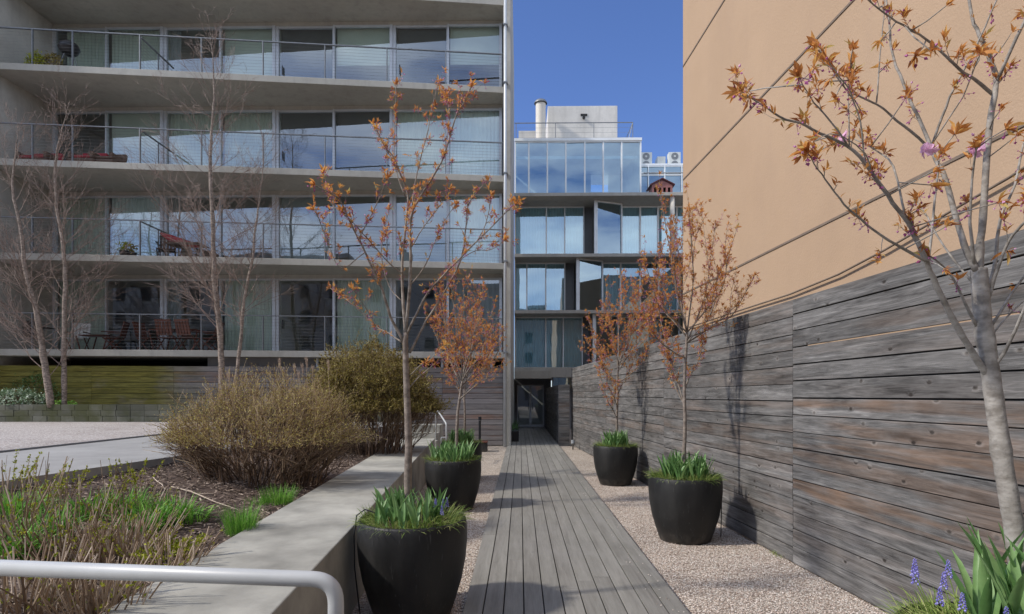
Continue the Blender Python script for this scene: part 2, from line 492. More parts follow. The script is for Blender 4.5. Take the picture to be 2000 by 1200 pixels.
FX = lambda Y: 2.70 - .0704 * (Y - 5.82)         # fence face, world X at Y
WX = lambda Y: -1.19 - .077 * (Y - 3.34)          # planter wall right face
CAPZ, BEDZ = .65, .60
CAPW = .79

# loose pebbles beside the deck (real stones near the camera)
rs = np.random.RandomState(3)
def pebbles(name, n, fx0, fx1, y0, y1, smin, smax, z=0.0, keep=None):
    ys = y0 + (y1 - y0) * rs.rand(n) ** 1.7
    u = rs.rand(n)
    xs = np.array([fx0(y) for y in ys]) * (1 - u) + np.array([fx1(y) for y in ys]) * u
    s = smin + (smax - smin) * rs.rand(n)
    base = np.array([(1, 0, 0), (.31, .95, 0), (-.81, .59, 0), (-.81, -.59, 0), (.31, -.95, 0), (.1, .05, .62), (-.05, .1, -.6)])
    ang = rs.rand(n) * 6.283; asp = .65 + .35 * rs.rand(n)
    V = np.repeat(base[None], n, 0) * s[:, None, None]
    V += (rs.rand(n, 7, 3) - .5) * (s * .35)[:, None, None]
    V[:, :, 1] *= asp[:, None]
    ca, sa = np.cos(ang)[:, None], np.sin(ang)[:, None]
    X = V[:, :, 0] * ca - V[:, :, 1] * sa; Y = V[:, :, 0] * sa + V[:, :, 1] * ca
    V = np.stack([X + xs[:, None], Y + ys[:, None], V[:, :, 2] + z + (s * .25 + rs.rand(n) * .004)[:, None]], 2)
    tri = np.array([(0,1,5),(1,2,5),(2,3,5),(3,4,5),(4,0,5),(1,0,6),(2,1,6),(3,2,6),(4,3,6),(0,4,6)])
    Fc = (tri[None] + (np.arange(n) * 7)[:, None, None]).reshape(-1, 3)
    mb = MB(); mb.v = V.reshape(-1, 3).tolist(); mb.f = Fc.tolist(); mb.t = np.repeat(rs.rand(n), 7).tolist(); mb.b = [(0,0,0)] * (n * 7)
    return mb
pr = pebbles('p', 46000, lambda y: 1.262, lambda y: FX(y) - .02, 2.6, 12, .004, .0085)
pl = pebbles('p', 19000, lambda y: WX(y) + .01, lambda y: -.445, 2.6, 12, .004, .0085)
pd = pebbles('p', 140, lambda y: 1.02, lambda y: 1.26, 2.6, 12, .004, .008, .05)
n0 = len(pr.v); pr.v += pd.v; pr.f += [[a + n0 for a in f] for f in pd.f]; pr.t += pd.t; pr.b += pd.b
n0 = len(pr.v); pr.v += pl.v; pr.f += [[a + n0 for a in f] for f in pl.f]; pr.t += pl.t; pr.b += pl.b
o = obj('pebbles', pr, M['pebble']); tag(o, 'loose pale pink and beige pea gravel strewn along both sides of the boardwalk', 'gravel', kind='stuff')

# boardwalk
dk = MB(); nb = 11; x0, x1 = -.43, 1.25; bw = (x1 - x0) / nb
for i in range(nb):
    y = -3.0 + random.uniform(-1.5, 0)
    while y < 29.9:
        L = min(random.choice((3.6, 4.2, 4.8)), 29.9 - y)
        zz = random.uniform(-.0015, .0015)
        dk.tone = random.uniform(0, .5)
        gap = .0095
        dk.board((x0 + i * bw + gap / 2, y, .02), (0, L - .004, 0), (bw - gap, 0, 0), (0, 0, .03 + zz), random.random())
        y += L
o = obj('boardwalk', dk, M['deck'], bevel=.002); o['kind'] = 'structure'
g = MB(); g.add([(x0 + .02, -4, .012), (x1 - .02, -4, .012), (x1 - .02, 29.8, .012), (x0 + .02, 29.8, .012)], [(0, 1, 2, 3)])
struct('boardwalk_bed', g, M['dark'])

# ------------------------------------------------------------------ right fence
fence = thing('wooden_fence', (FX(5.82), 5.82, 0), 'tall grey weathered board fence running along the right of the boardwalk, knotty and darkly mottled', 'fence')
fd = Vector((-.0704, 1, 0)).normalized()
fn = Vector((-fd.y, fd.x, 0))        # towards the deck (-X)
if fn.x > 0: fn = -fn
joints = [-2.6, .96, 5.82, 9.85, 14.3, 19.6]
FH = [2.60, 2.60, 2.60, 2.58, 2.56]
for k in range(5):
    a = Vector((FX(joints[k]), joints[k], 0)); bb = Vector((FX(joints[k+1]), joints[k+1], 0))
    mb = MB(); nB = 16; H = FH[k]; z = .015
    hs_ = [1 + random.uniform(-.10, .10) for _ in range(nB)]
    sm = sum(hs_); hs_ = [h / sm * (H - .015) for h in hs_]
    for i in range(nB):
        gap = random.choice((.006, .008, .009, .012)) if not (k == 1 and i == 9) else .014
        mb.tone = (random.uniform(.45, 1.0) if 4 <= i <= 9 else random.uniform(0, .30)) if k <= 1 else random.uniform(0, .38)
        th = .022 + random.uniform(0, .005)
        mb.board(a + fd * .004 + Vector((0, 0, z)), (bb - a) - fd * .008, (0, 0, hs_[i] - gap), -fn * th * -1 + fn * 0, random.random())
        z += hs_[i]
    p_ = obj('fence_panel', mb, M['fence'], fence, bevel=.002)
    zslit = sum(hs_[:13]) + .015 if k <= 1 else 99
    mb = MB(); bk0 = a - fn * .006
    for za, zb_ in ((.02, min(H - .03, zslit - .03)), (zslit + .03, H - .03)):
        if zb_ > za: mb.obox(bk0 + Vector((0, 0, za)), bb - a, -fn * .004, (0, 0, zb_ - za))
    obj('dark_backing', mb, M['dark'], fence)  # dark sheet added so the gaps between boards read as shade
mb = MB()
for k in range(6):
    for q in ((0, .5, 1) if k < 5 else (0,)):
        y = joints[k] + (joints[k+1] - joints[k]) * q if k < 5 else joints[k] - .1
        c0 = Vector((FX(y), y, 0)) - fn * .012
        mb = MB(); mb.tone = 0
        mb.board(c0 - fd * .045, (0, 0, 2.5), fd * .09, -fn * .09, random.random())
        obj('fence_post', mb, M['fence'], fence)

# ------------------------------------------------------------------ orange building
OX = lambda Y: 3.58 - .0704 * (Y - 13)
ob = thing('orange_building', (OX(0), 0, 0), 'tall windowless peach orange stucco building wall rising behind the board fence', 'building')
mb = MB(); mb.prism([(OX(-6), -6), (OX(-6) + 12, -6), (OX(13) + 12, 13), (OX(13), 13)], 0, 11.3)
obj('stucco_wall', mb, M['orange'], ob)
mb = MB(); mb.box(8.35, 20, 14.5, 34, 0, 8.6); obj('reflected_wing', mb, M['orange'], ob)  # unseen wing added to be reflected in the bay panes
for py in (135, 355, 577):
    z = zat(py, 13)
    mb = MB(); n_ = Vector((-1, -.0704, 0)).normalized()
    a = Vector((OX(-5.9), -5.9, z)); d = Vector((OX(12.99) - OX(-5.9), 18.89, 0))
    mb.obox(a, d, n_ * .012, (0, 0, .03))
    obj('wall_joint', mb, M['joint'], ob)
z = zat(-110, 13) - .9
mb = MB(); mb.obox(Vector((OX(-5.9), -5.9, z)), Vector((OX(12.99) - OX(-5.9), 18.89, 0)), n_ * .012, (0, 0, .03)); obj('wall_joint', mb, M['joint'], ob)
# cables sagging along the wall just over the fence
def wall_cable(pts, label):
    mb = MB(); q = []
    for px, py in pts:
        u = (px - 1016) / F
        Y = (3.58 - .05 + .0704 * 13) / (u + .0704)
        q.append((u * Y, Y, zat(py, Y)))
    mb.tube(q, .013, 6)
    tag(obj('wall_cable', mb, M['joint'], smooth=True), label, 'cable', 'cables strung along the orange wall')
wall_cable([(1345, 640), (1453, 604), (1540, 576), (1633, 538), (1720, 492), (1800, 445), (1880, 398), (1960, 352), (2060, 285)], 'lowest dark cable skimming the fence top along the orange wall')

# ------------------------------------------------------------------ planter wall, bed, courtyard
def q(Y, off, z): return (WX(Y) - off, Y, z)
pw = thing('concrete_planter_wall', (WX(4), 4, 0), 'long low concrete retaining wall with broad flat top beside the boardwalk, left', 'wall')
mb = MB(); mb.prism([(WX(-3), -3), (WX(13.7), 13.7), (WX(13.7) - CAPW, 13.7), (WX(-3) - CAPW, -3)], 0, CAPZ)
obj('wall_body', mb, M['cap'], pw, bevel=.008)

# courtyard
YB = 16.6
mb = MB(); mb.prism([(-4.5, 5.5), (-3.4, 13.7), (-2.9, 16.5), (-2.9, 18.2), (-15.4, 18.2), (-30, 18.2), (-30, -6), (-5.6, -6)], -.2, .9)
struct('courtyard_path', mb, M['path'])
mb = MB(); mb.add([(-6.8, 16.5, .904), (-6.8, -5, .904), (-29, -5, .904), (-29, 16.5, .904)], [(3, 2, 1, 0)])
struct('courtyard_gravel', mb, M['gravel_pale'])
mb = MB(); mb.box(-6.85, -6.82, -5, 14.2, .88, .925); o = obj('edging_strip', mb, M['steel']); tag(o, 'dark thin metal edging strip between grey path and pale gravel', 'edging')
# soil bed as a sloping, lumpy sheet
nx, ny = 50, 150; mb = MB()
from mathutils import noise as MN
vs = []
for j in range(ny + 1):
    Y = -3 + 16.9 * j / ny
    xl = -4.5 + (Y - 5.5) * .134 - .02; xr = WX(Y) - CAPW + .02
    for i in range(nx + 1):
        t = i / nx
        X = xr + (xl - xr) * t
        z = BEDZ + .03 * math.sin(t * 3) + (t ** 1.3) * .20 + .05 * (MN.noise(Vector((X * 1.7, Y * 1.7, 0)))) * min(1, t * 8) + .018 * MN.noise(Vector((X * 9, Y * 9, 2)))
        vs.append((X, Y, z))
mb.add(vs, [(j*(nx+1)+i, (j+1)*(nx+1)+i, (j+1)*(nx+1)+i+1, j*(nx+1)+i+1) for j in range(ny) for i in range(nx)])
mb.f = [tuple(reversed(f)) for f in mb.f]
o = struct('planting_bed_soil', mb, M['mulch_bed'], smooth=True)
def bedz(X, Y):
    xl = -4.5 + (Y - 5.5) * .134; xr = WX(Y) - CAPW
    t = min(1, max(0, (X - xr) / (xl - xr)))
    return BEDZ + .03 * math.sin(t * 3) + (t ** 1.3) * .20 + .05 * (MN.noise(Vector((X * 1.7, Y * 1.7, 0)))) * min(1, t * 8)
# bark chips
mb = MB()
for _ in range(15000):
    Y = 1.6 + 9 * random.random() ** 1.4
    xl = -4.5 + (Y - 5.5) * .134; xr = WX(Y) - CAPW
    X = xr - .01 + (xl - xr) * random.random()
    z = bedz(X, Y) + random.uniform(.004, .02)
    a = random.uniform(0, 6.283); L = random.uniform(.008, .034); w = random.uniform(.003, .009)
    d = Vector((math.cos(a), math.sin(a), random.uniform(-.35, .35))) * L; e = Vector((-math.sin(a), math.cos(a), random.uniform(-.4, .4))) * w
    p = Vector((X, Y, z)); up = Vector((0, 0, .003))
    mb.tone = random.random() ** 1.5
    mb.add([p - d - e, p + d - e * .6, p + d + e, p - d + e * .7, p + up * 2], [(0, 1, 4), (1, 2, 4), (2, 3, 4), (3, 0, 4)])
tag(obj('bark_mulch', mb, M['chips']), 'brown shredded bark mulch covering the planting bed', 'mulch', kind='stuff')

# concrete block retaining wall at the foot of the building, with soil behind
bwall = thing('block_retaining_wall', (-10, YB, .9), 'low mossy concrete block wall across the back of the courtyard under the birches', 'wall')
mb = MB(); rowh = .166
for r_ in range(3):
    x = -15.5 + (.2 if r_ % 2 else 0)
    while x < -3.2:
        w = .42 if r_ % 2 else .40
        mb.tone = random.random()
        mb.box(x + .004, x + w - .004, YB + random.uniform(0, .012), YB + .2, .9 + r_ * rowh, .9 + (r_ + 1) * rowh - .004)
        x += w
b = NB('mossy_block'); pp = b.pos()
c = b.mix(b.attr('tone'), (.07, .072, .05), (.16, .16, .13))
c = b.mix(b.math('MULTIPLY', b.rng(b.noise(pp, 1.1, 5, .6), .42, .6), .8), c, (.055, .06, .018))
b.bump(b.noise(pp, 30, 4), .4, .01)
M['mossy'] = b.done(c, .9)
obj('blocks', mb, M['mossy'], bwall, bevel=.006)
mb = MB(); mb.box(-15.5, -3.2, YB + .2, 18.35, .6, 1.36); struct('raised_bed_soil', mb, M['soil'])

# steps and little handrail at the end of the planter wall
st = thing('concrete_steps', (-2.4, 14.6, 0), 'short concrete steps up to the courtyard at the far end of the planter wall', 'steps')
for i in range(5):
    mb = MB(); mb.box(-2.85 - i * .02, WX(13.8) - .05, 13.72 + i * .30, 15.3 + .3, .18 * i + .001, .18 * (i + 1)); obj('step', mb, M['cap'], st)
hr = thing('stair_handrail', (xat(862, 13.9), 13.9, 0), 'small pale metal handrail at the steps beyond the dark olive bush', 'handrail')
def rnd_path(pts, r=.06, n=5):
    pts = [Vector(p) for p in pts]; out = [pts[0]]
    for i in range(1, len(pts) - 1):
        a = (pts[i-1] - pts[i]).normalized(); c = (pts[i+1] - pts[i]).normalized()
        p0, p2 = pts[i] + a * r, pts[i] + c * r
        for k in range(n + 1):
            t = k / n
            out.append(p0 * (1-t)**2 + pts[i] * 2*t*(1-t) + p2 * t*t)
    return out + [pts[-1]]
xr_ = xat(872, 13.9)
mb = MB(); mb.tube(rnd_path([(xr_, 13.9, 0), (xr_, 13.9, .98), (xr_ - .35, 14.6, 1.35), (xr_ - .35, 14.6, .4)]), .02, 8); obj('rail_tube', mb, M['rail_white'], hr, smooth=True)
mb = MB(); mb.tube([(xr_ - .12, 13.9, 0), (xr_ - .12, 13.9, .66)], .015, 8); mb.tube([(xr_ - .12, 13.9, .66), (xr_, 13.9, .66)], .012, 6); obj('rail_post', mb, M['rail_white'], hr)

# foreground white rail
fr = thing('white_handrail', (-.58, 1.9, 0), 'thick white tubular handrail bending down, crossing the bottom left corner in front', 'handrail')
d_ = 1.9
A = at(-260, 1100, d_ * .985); B_ = at(656, 1133, d_)
low = Vector((B_.x, B_.y, 0))
mb = MB(); mb.tube(rnd_path([A, B_, low], .075, 8), .0255, 20); obj('rail_tube', mb, M['rail_white'], fr, smooth=True)
mb = MB(); mb.lathe([(0, .012), (.055, .012), (.055, 0)], (low.x, low.y, 0), 20); obj('base_plate', mb, M['rail_white'], fr)
mb = MB(); mb.tube([A + Vector((.05, 0, 0)), Vector((A.x + .05, A.y, CAPZ * 0))], .0255, 16); obj('rail_post', mb, M['rail_white'], fr, smooth=True)

# ------------------------------------------------------------------ left apartment building
XL, XR = -15.87, -.53
YF = lambda X: 17.38 + (X + 15.7) / 15.17 * 1.62      # balcony front edge
YW = 19.83                                          # window wall
LV = [3.05, 5.93, 8.75, 11.62, 14.45]
ST = .20
apt = thing('apartment_building', (-8, YW, 0), 'grey concrete apartment block with stacked glazed balconies, left of the sky gap', 'building')
for i, z in enumerate(LV):
    mb = MB(); mb.prism([(XL, YF(XL)), (XR, YF(XR)), (XR, 26), (XL, 26)], z - ST, z)
    obj('balcony_slab', mb, M['slab'], apt, bevel=.01)
    if i < 4:   # ceiling strip / head beam over the windows
        mb = MB(); mb.box(XL, XR, YW - .06, YW + .10, LV[i+1] - ST - .13, LV[i+1] - ST - .002); obj('head_beam', mb, M['slab'], apt)
mb = MB(); mb.box(XL - .3, XL, 16.9, 26, 0, 17.5); obj('party_wall', mb, M['concrete'], apt)
mb = MB(); mb.box(-.545, -.30, 18.93, 28.7, 0, 17.5); obj('end_wall', mb, M['concrete'], apt)
mb = MB(); mb.box(XL - .3, -.545, YW + .3, 26, 14.46, 17.5); obj('upper_wall', mb, M['concrete'], apt)
# rooms
mb = MB(); mb.box(XL, -.546, 24.5, 24.7, 0, 14.4); obj('back_wall', mb, M['room'], apt)
for X in (xat(322, YW), xat(540, YW), xat(768, YW)):
    mb = MB()
    for i in range(4): mb.box(X - .09, X + .09, YW + .16, 24.49, LV[i] + .001, LV[i+1] - ST - .002)
    obj('room_partition', mb, M['room'], apt)
# drain pipe
px_ = xat(987, 18.85)
mb = MB(); mb.tube([(px_, 18.84, 0), (px_, 18.84, 17.4)], .045, 10); dp = obj('drain_pipe', mb, M['alu'], apt, smooth=True)
for py in (50, 163, 340, 512, 690):
    z = zat(py, 18.84); mb = MB(); mb.box(px_ - .075, px_ + .075, 18.78, 18.93, z, z + .045); obj('pipe_bracket', mb, M['steel'], dp)

# windows: every sliding panel is a window > frame (own mesh), pane, blind
PX = [105, 210, 322, 432, 540, 653, 768, 875, 981]
blinds = [  # rows bottom to top, 8 panels each: (material, drop 0..1, kind)
    ['cream', 'dark', 'dark2', 'cream', 'dark', 'cream', 'dark', 'grey'],
    ['cream', 'white', 'dark2', 'none', 'darkb', 'none', 'darkb', 'white'],
    ['dark', 'creams', 'cream', 'cream', 'shade', 'shade', 'cream', 'white'],
    ['cream', 'cream', 'dark2', 'creams', 'shade', 'creams', 'shade', 'creams'],
]
def pleat(x0, x1, y, z0, z1, pitch=.12, depth=.035):
    mb = MB(); n = max(2, int((x1 - x0) / pitch * 2)); vs = []
    for i in range(n + 1):
        x = x0 + (x1 - x0) * i / n; yy = y + (depth if i % 2 else 0) + random.uniform(-.006, .006)
        vs += [(x, yy, z0), (x, yy, z1)]
    mb.add(vs, [(2*i, 2*i+2, 2*i+3, 2*i+1) for i in range(n)]); return mb
for r_ in range(4):
    z0, z1 = LV[r_] + .004, LV[r_+1] - ST - .133
    for i in range(8):
        xa, xb = xat(PX[i], YW), xat(PX[i+1], YW)
        thick_l = i % 2 == 0; 
        fl = .10 if thick_l else .045; fr_ = .10 if (i % 2 == 1) else .045
        ydz = 0.0 if i % 2 == 0 else -.05          # sliding panels overlap
        mb = MB()
        mb.box(xa, xa + fl, YW - .07 + ydz, YW + .05 + ydz, z0, z1); mb.box(xb - fr_ + .002, xb - .001, YW - .068 + ydz, YW + .052 + ydz, z0, z1)
        mb.box(xa + fl + .0005, xb - fr_ + .0015, YW - .05 + ydz, YW + .04 + ydz, z0, z0 + .07)
        mb.box(xa + fl + .0005, xb - fr_ + .0015, YW - .05 + ydz, YW + .04 + ydz, z1 - .06, z1)
        w = obj('window', mb, M['alu'], apt)
        # pane, very slightly out of true like real glazing
        tz, tx = random.uniform(-.006, .006), random.uniform(-.005, .005)
        mb = MB(); a, c_, zz0, zz1, yy = xa + fl, xb - fr_, z0 + .07, z1 - .06, YW + ydz
        mb.add([(a, yy - tz, zz0 - .001), (c_, yy + tz, zz0 - .001), (c_, yy + tz + tx, zz1), (a, yy - tz + tx, zz1)], [(0, 1, 2, 3)])
        obj('pane', mb, M['glass'], w)
        k = blinds[r_][i]
        x0b, x1b = a + .02, c_ - .02
        if k == 'cream': obj('blind', pleat(x0b + random.choice((0, 0, .25)), x1b, YW + .12, z0, z1), M['cur_cream'], w)
        elif k == 'white': obj('blind', pleat(x0b, x1b, YW + .12, z0, z1), M['cur_white'], w)
        elif k == 'grey': obj('blind', pleat(x0b, x1b, YW + .12, z0, z1, .16), M['cur_grey'], w)
        elif k in ('shade', 'creams'):
            mb = MB(); mb.box(x0b, x1b, YW + .12, YW + .13, z0 + (z1 - z0) * (.0 if k == 'shade' else random.choice((.0, .15, .5))), z1)
            obj('blind', mb, M['cur_dark' if k == 'shade' else 'cur_cream'], w)
        elif k == 'darkb':
            mb = MB(); mb.box(x0b, x1b, YW + .12, YW + .13, z0, z1); obj('blind', mb, M['cur_grey'], w)
        elif k == 'dark2':
            obj('blind', pleat(x0b, x0b + .35, YW + .12, z0, z1), M['cur_grey'], w)
        if k in ('shade', 'dark') and i % 2 == 0:
            mb = MB(); mb.box(x0b + .1, x0b + .13, YW + ydz - .09, YW + ydz - .04, z0 + .85, z0 + 1.15); obj('handle', mb, M['black'], w)

# railings
for r_ in range(4):
    zt = LV[r_] + 1.08
    mb = MB()
    p0, p1 = Vector((XL + .01, YF(XL) + .06, zt)), Vector((XR - .02, YF(XR) + .06, zt))
    dd = (p1 - p0)
    mb.obox(p0, dd, (0, .055, 0), (0, 0, .028))
    rl = obj('railing', mb, M['steel'], apt)
    for px in (53, 133, 267, 389, 511, 633, 755, 870, 979):
        u = (px - 1016) / F
        # intersect with front line
        Y = 18.3
        for _ in range(6): Y = YF(u * Y) + .08
        mb = MB(); mb.box(u * Y - .012, u * Y + .012, Y - .03, Y + .03, LV[r_], zt); obj('post', mb, M['steel'], rl)
    mb = MB()
    for k in range(10):
        z = LV[r_] + .10 + k * .098
        mb.tube([p0 + Vector((0, .025, z - zt)), p1 + Vector((0, .025, z - zt))], .003, 4)
    obj('cables', mb, M['steel'], rl)
    # divider railing back to the windows
    u = (267 - 1016) / F; X = u * 18.0
    mb = MB(); mb.obox((X - .02, 18.03, zt), (0, 1.72, 0), (.05, 0, 0), (0, 0, .03))
    for yy in (18.9,): mb.box(X - .012, X + .012, yy, yy + .04, LV[r_], zt)
    for k in range(10): mb.tube([(X, 18.05, LV[r_] + .1 + k * .098), (X, 19.7, LV[r_] + .1 + k * .098)], .003, 4)
    obj('balcony_divider', mb, M['steel'], apt)

# timber cladding of the base with dark slot above
cl = thing('timber_cladding', (-8, 18.6, 0), 'horizontal weathered plank cladding under the lowest balcony, mossy green towards the left', 'cladding')
YC = lambda X: YF(X) + .30
def clad(xa, xb):
    mb = MB(); z = .02; n = 15; h = 2.56 / n
    for i in range(n):
        mb.tone = random.choice((0, 0, .3, .8, 1.0))
        L = Vector((xb - xa - .006, YC(xb) - YC(xa), 0))
        mb.board((xa, YC(xa) + random.uniform(0, .006), z), L, (0, 0, h - .013), (0, .03, 0), random.random()); z += h
    obj('plank_panel', mb, M['siding'], cl)
bx = [XL + .01, -13.2, -10.8, -8.4, -6.0, -4.2, -2.52, XR - .03]
for a, c_ in zip(bx[:-1], bx[1:]): clad(a, c_)
mb = MB(); mb.prism([(XL, YC(XL) + .12), (XR - .02, YC(XR) + .12), (XR - .02, 20.8), (XL, 20.8)], 0, 2.5); obj('dark_backing', mb, M['dark'], cl)
mb = MB(); mb.prism([(-9.9, YC(-9.9) + .22), (-6.6, YC(-6.6) + .22), (-6.6, YC(-6.6) + .3), (-9.9, YC(-9.9) + .3)], 2.55, 2.848); obj('fascia_panel', mb, M['panel'], cl)
mb = MB(); mb.prism([(XL, 20.6), (XR, 20.6), (XR, 20.7), (XL, 20.7)], 2.51, 2.848); obj('slot_back', mb, M['dark'], cl)
for X in (-2.55, -.95, -5.2, -6.5):
    mb = MB(); mb.box(X - .04, X + .04, YC(X) + .1, YC(X) + .18, 2.5, 2.848); obj('slot_post', mb, M['alu'], cl)
mb = MB(); mb.box(XR - .028, XR + .0, YC(XR) - .03, YC(XR) + .02, 0, 2.84); obj('corner_trim', mb, M['steel'], cl)

# ------------------------------------------------------------------ far glass building
YG = 29.0
YH = 30.2        # recessed windows of the lower floors
X_SIDE = -.29
GL = [3.04, 5.84, 8.61, 11.48]
far = thing('glass_apartment_building', (2, YG, 0), 'pale glass and steel apartment building closing the end of the boardwalk', 'building')
X0, X1 = -.29, 12.0
for i, z in enumerate(GL):
    mb = MB(); mb.box(X0, X1, YG - .12 if i < 3 else YG - .45, YG + 6, z - .16 if i else z - .5, z)
    obj('floor_slab', mb, M['slab_pale'], far, bevel=.01)
mb = MB(); mb.box(X0 + .01, X0 + .05, YG + .1, YG + 5.3, 3.05, 14.0); obj('side_return', mb, M['slab'], far)
mb = MB(); mb.box(X0, X1, YG + 5.4, YG + 5.6, 3.05, 11.3); obj('back_wall', mb, M['room'], far)
def mull(x, z0, z1, w=.055, y=YG, mat='alu_white', par=None, d=.12):
    mb = MB(); mb.box(x - w / 2, x + w / 2, y - d / 2, y + d / 2, z0, z1); return obj('mullion', mb, M[mat], par or far)
def fpane(xa, ya, xb, yb, z0, z1, bl=None, frame=True):
    """one glazed bay of the far facade"""
    mb = MB(); d = Vector((xb - xa, yb - ya, 0)); n = Vector((-d.y, d.x, 0)).normalized() * .05
    mb.obox(Vector((xa, ya, z0)) - n, d, n * 2, (0, 0, .06)); mb.obox(Vector((xa, ya, z1 - .06)) - n, d, n * 2, (0, 0, .06))
    mb.obox(Vector((xa, ya, z0)) - n, d.normalized() * .03, n * 2, (0, 0, z1 - z0)); mb.obox(Vector((xb, yb, z0)) - n - d.normalized() * .03, d.normalized() * .03, n * 2, (0, 0, z1 - z0))
    w = obj('window', mb, M['alu_white'], far)
    mb = MB(); t = random.uniform(-.012, .012); t2 = random.uniform(-.012, .012)
    mb.add([(xa, ya - t, z0 + .06), (xb, yb + t, z0 + .06), (xb, yb + t + t2, z1 - .06), (xa, ya - t + t2, z1 - .06)], [(0, 1, 2, 3)])
    obj('pane', mb, M['glass_far'], w)
    if bl: obj('blind', pleat(min(xa, xb) + .04, max(xa, xb) - .04, max(ya, yb) + .12, z0, z1, .14), M[bl], w)
    return w
rows = [
    (3.04, 5.68, [1003, 1066, 1100, 1137], (1148, 1160), [1205, 1245, 1290], ['cur_white', 'cur_white', 'cur_white']),
    (5.84, 8.45, [1003, 1029, 1066, 1103], (1118, 1128), [1175, 1212, 1250], ['cur_white', 'cur_white', 'cur_white']),
    (8.61, 11.32, [1003, 1067, 1103, 1140], (1155, 1163), [1212, 1250, 1285], ['cur_white', 'cur_white', 'cur_white']),
]
for ri, (z0, z1, ms, (g0, g1), bs, bl) in enumerate(rows):
    z0 += .002; z1 -= .002
    xs = [xat(m, YH) for m in ms]
    xs[0] = -.25
    for k in range(3):
        fpane(xs[k], YH, xs[k+1], YH, z0, z1, bl[k])
    for x in xs: mull(x, z0, z1, y=YH)
    # dark opening
    xg = xat(g0, YH)
    mb = MB(); mb.box(xs[3] + .03, xg + .1, YH + .15, YH + .22, z0, z1); obj('dark_opening', mb, M['panel'], far)
    # folded bay coming forward
    yf = YG + .28; xf = xat(g1, yf); xbk = xat(bs[0], YH)
    mull(xf, z0, z1, .13, yf, 'alu_white', d=.16)
    mb = MB(); mb.box(xf - .03, xf + .03, yf + .09, YH + .1, z0, z1); obj('bay_side', mb, M['panel'], far)
    mb = MB(); mb.box(xbk - .03, xbk + .03, YG + .78, YH, z0, z1); obj('bay_return', mb, M['alu_white'], far)
    fpane(xf + .06, yf, xbk - .032, YG + .75, z0, z1, None)
    bx_ = [xat(m, YH) for m in bs]
    for k in range(2): fpane(bx_[k], YH, bx_[k+1], YH, z0, z1, random.choice(('cur_white', 'cur_white')))
    for x in bx_: mull(x, z0, z1, .09, YH)
    # rest of the facade to the right: more bays
    x = bx_[-1]; n_ = 0
    while x < X1 - 1.2:
        w_ = .95
        fpane(x, YH, x + w_, YH, z0, z1, random.choice((None, 'cur_cream', 'cur_white', 'cur_white')))
        mull(x + w_, z0, z1, .08, YH); x += w_
# round white column seen at the right of the second row from the top
mb = MB(); mb.tube([(xat(1313, YG - .25), YG - .25, 8.62), (xat(1313, YG - .25), YG - .25, 11.3)], .12, 16); obj('column', mb, M['flue'], far, smooth=True)
# top floor: white framed glass box
mt = [1005, 1033, 1069, 1105, 1142, 1178, 1214, 1251]
zt0, zt1 = 11.484, zat(272, YG)
xt = [xat(m, YG) for m in mt]; xt[0] = -.25
mb = MB(); mb.box(X0, xt[-1] + .06, YG - .10, YG + 6, zt1 - .14, zt1); roof = obj('roof_fascia', mb, M['alu_white'], far, bevel=.01)
for k in range(7):
    fpane(xt[k], YG, xt[k+1], YG, zt0, zt1 - .142)
for x in xt: mull(x, zt0, zt1 - .142, .07)
mb = MB(); mb.box(X0, xt[-1], YG + .5, YG + .56, zt0 + 2.0, zt0 + 2.15); obj('transom_beam', mb, M['alu_white'], far)
mb = MB()
xw0, xw1 = xat(1154, YG + 4.3), xat(1188, YG + 4.3); zw0, zw1 = zat(376, YG + 4.3), zat(334, YG + 4.3)
yb_ = YG + 4.3
mb.box(X0, xw0, yb_, yb_ + .1, zt0, zt1 - .15); mb.box(xw1, xt[-1], yb_, yb_ + .1, zt0, zt1 - .15)
mb.box(xw0, xw1, yb_, yb_ + .1, zt0, zw0); mb.box(xw0, xw1, yb_, yb_ + .1, zw1, zt1 - .15)
obj('penthouse_back_wall', mb, M['cur_white'], far)
mb = MB()
for k in range(7):
    pass
mb.box(xt[-1] - .03, xt[-1] + .03, YG + .07, yb_, zt0, zt1 - .15); obj('penthouse_side_wall', mb, M['cur_white'], far)
# railing over the roof
zr = zat(241, YG + 1)
mb = MB(); mb.tube([(X0, YG + 1, zr), (xat(1236, YG + 1), YG + 1, zr), (xat(1236, YG + 1), YG + 5, zr)], .025, 6)
for px in (1008, 1085, 1160, 1236): mb.tube([(xat(px, YG + 1), YG + 1, zt1), (xat(px, YG + 1), YG + 1, zr)], .02, 5)
mb.tube([(xat(1236, YG + 1), YG + 1, zr), (xat(1224, YG + 1), YG + 1, zt1)], .018, 5)
for k in range(1, 5): mb.tube([(X0, YG + 1, zt1 + (zr - zt1) * k / 5), (xat(1236, YG + 1), YG + 1, zt1 + (zr - zt1) * k / 5)], .006, 4)
obj('roof_railing', mb, M['steel'], far)
# bulkhead
yk = YG + 2.2
mb = MB(); xa, xb = xat(1070, yk), xat(1206, yk)
zb = zat(208, yk)
mb.box(xa, xb, yk, yk + 3, zt1 - .05, zb); bk = obj('bulkhead', mb, M['bulk'], far, bevel=.02)
mb = MB(); mb.tube([(xat(1140, yk), yk - .14, zat(232, yk)), (xat(1140, yk), yk, zat(232, yk))], .07, 10); mb.box(xat(1134, yk), xat(1147, yk), yk - .03, yk, zat(228, yk), zat(224, yk)); obj('wall_lamp', mb, M['dark'], bk)
mb = MB(); mb.box(xat(1013, yk), xat(1046, yk), yk, yk + 2, zt1 - .05, zat(256, yk)); obj('roof_plinth', mb, M['bulk'], far)
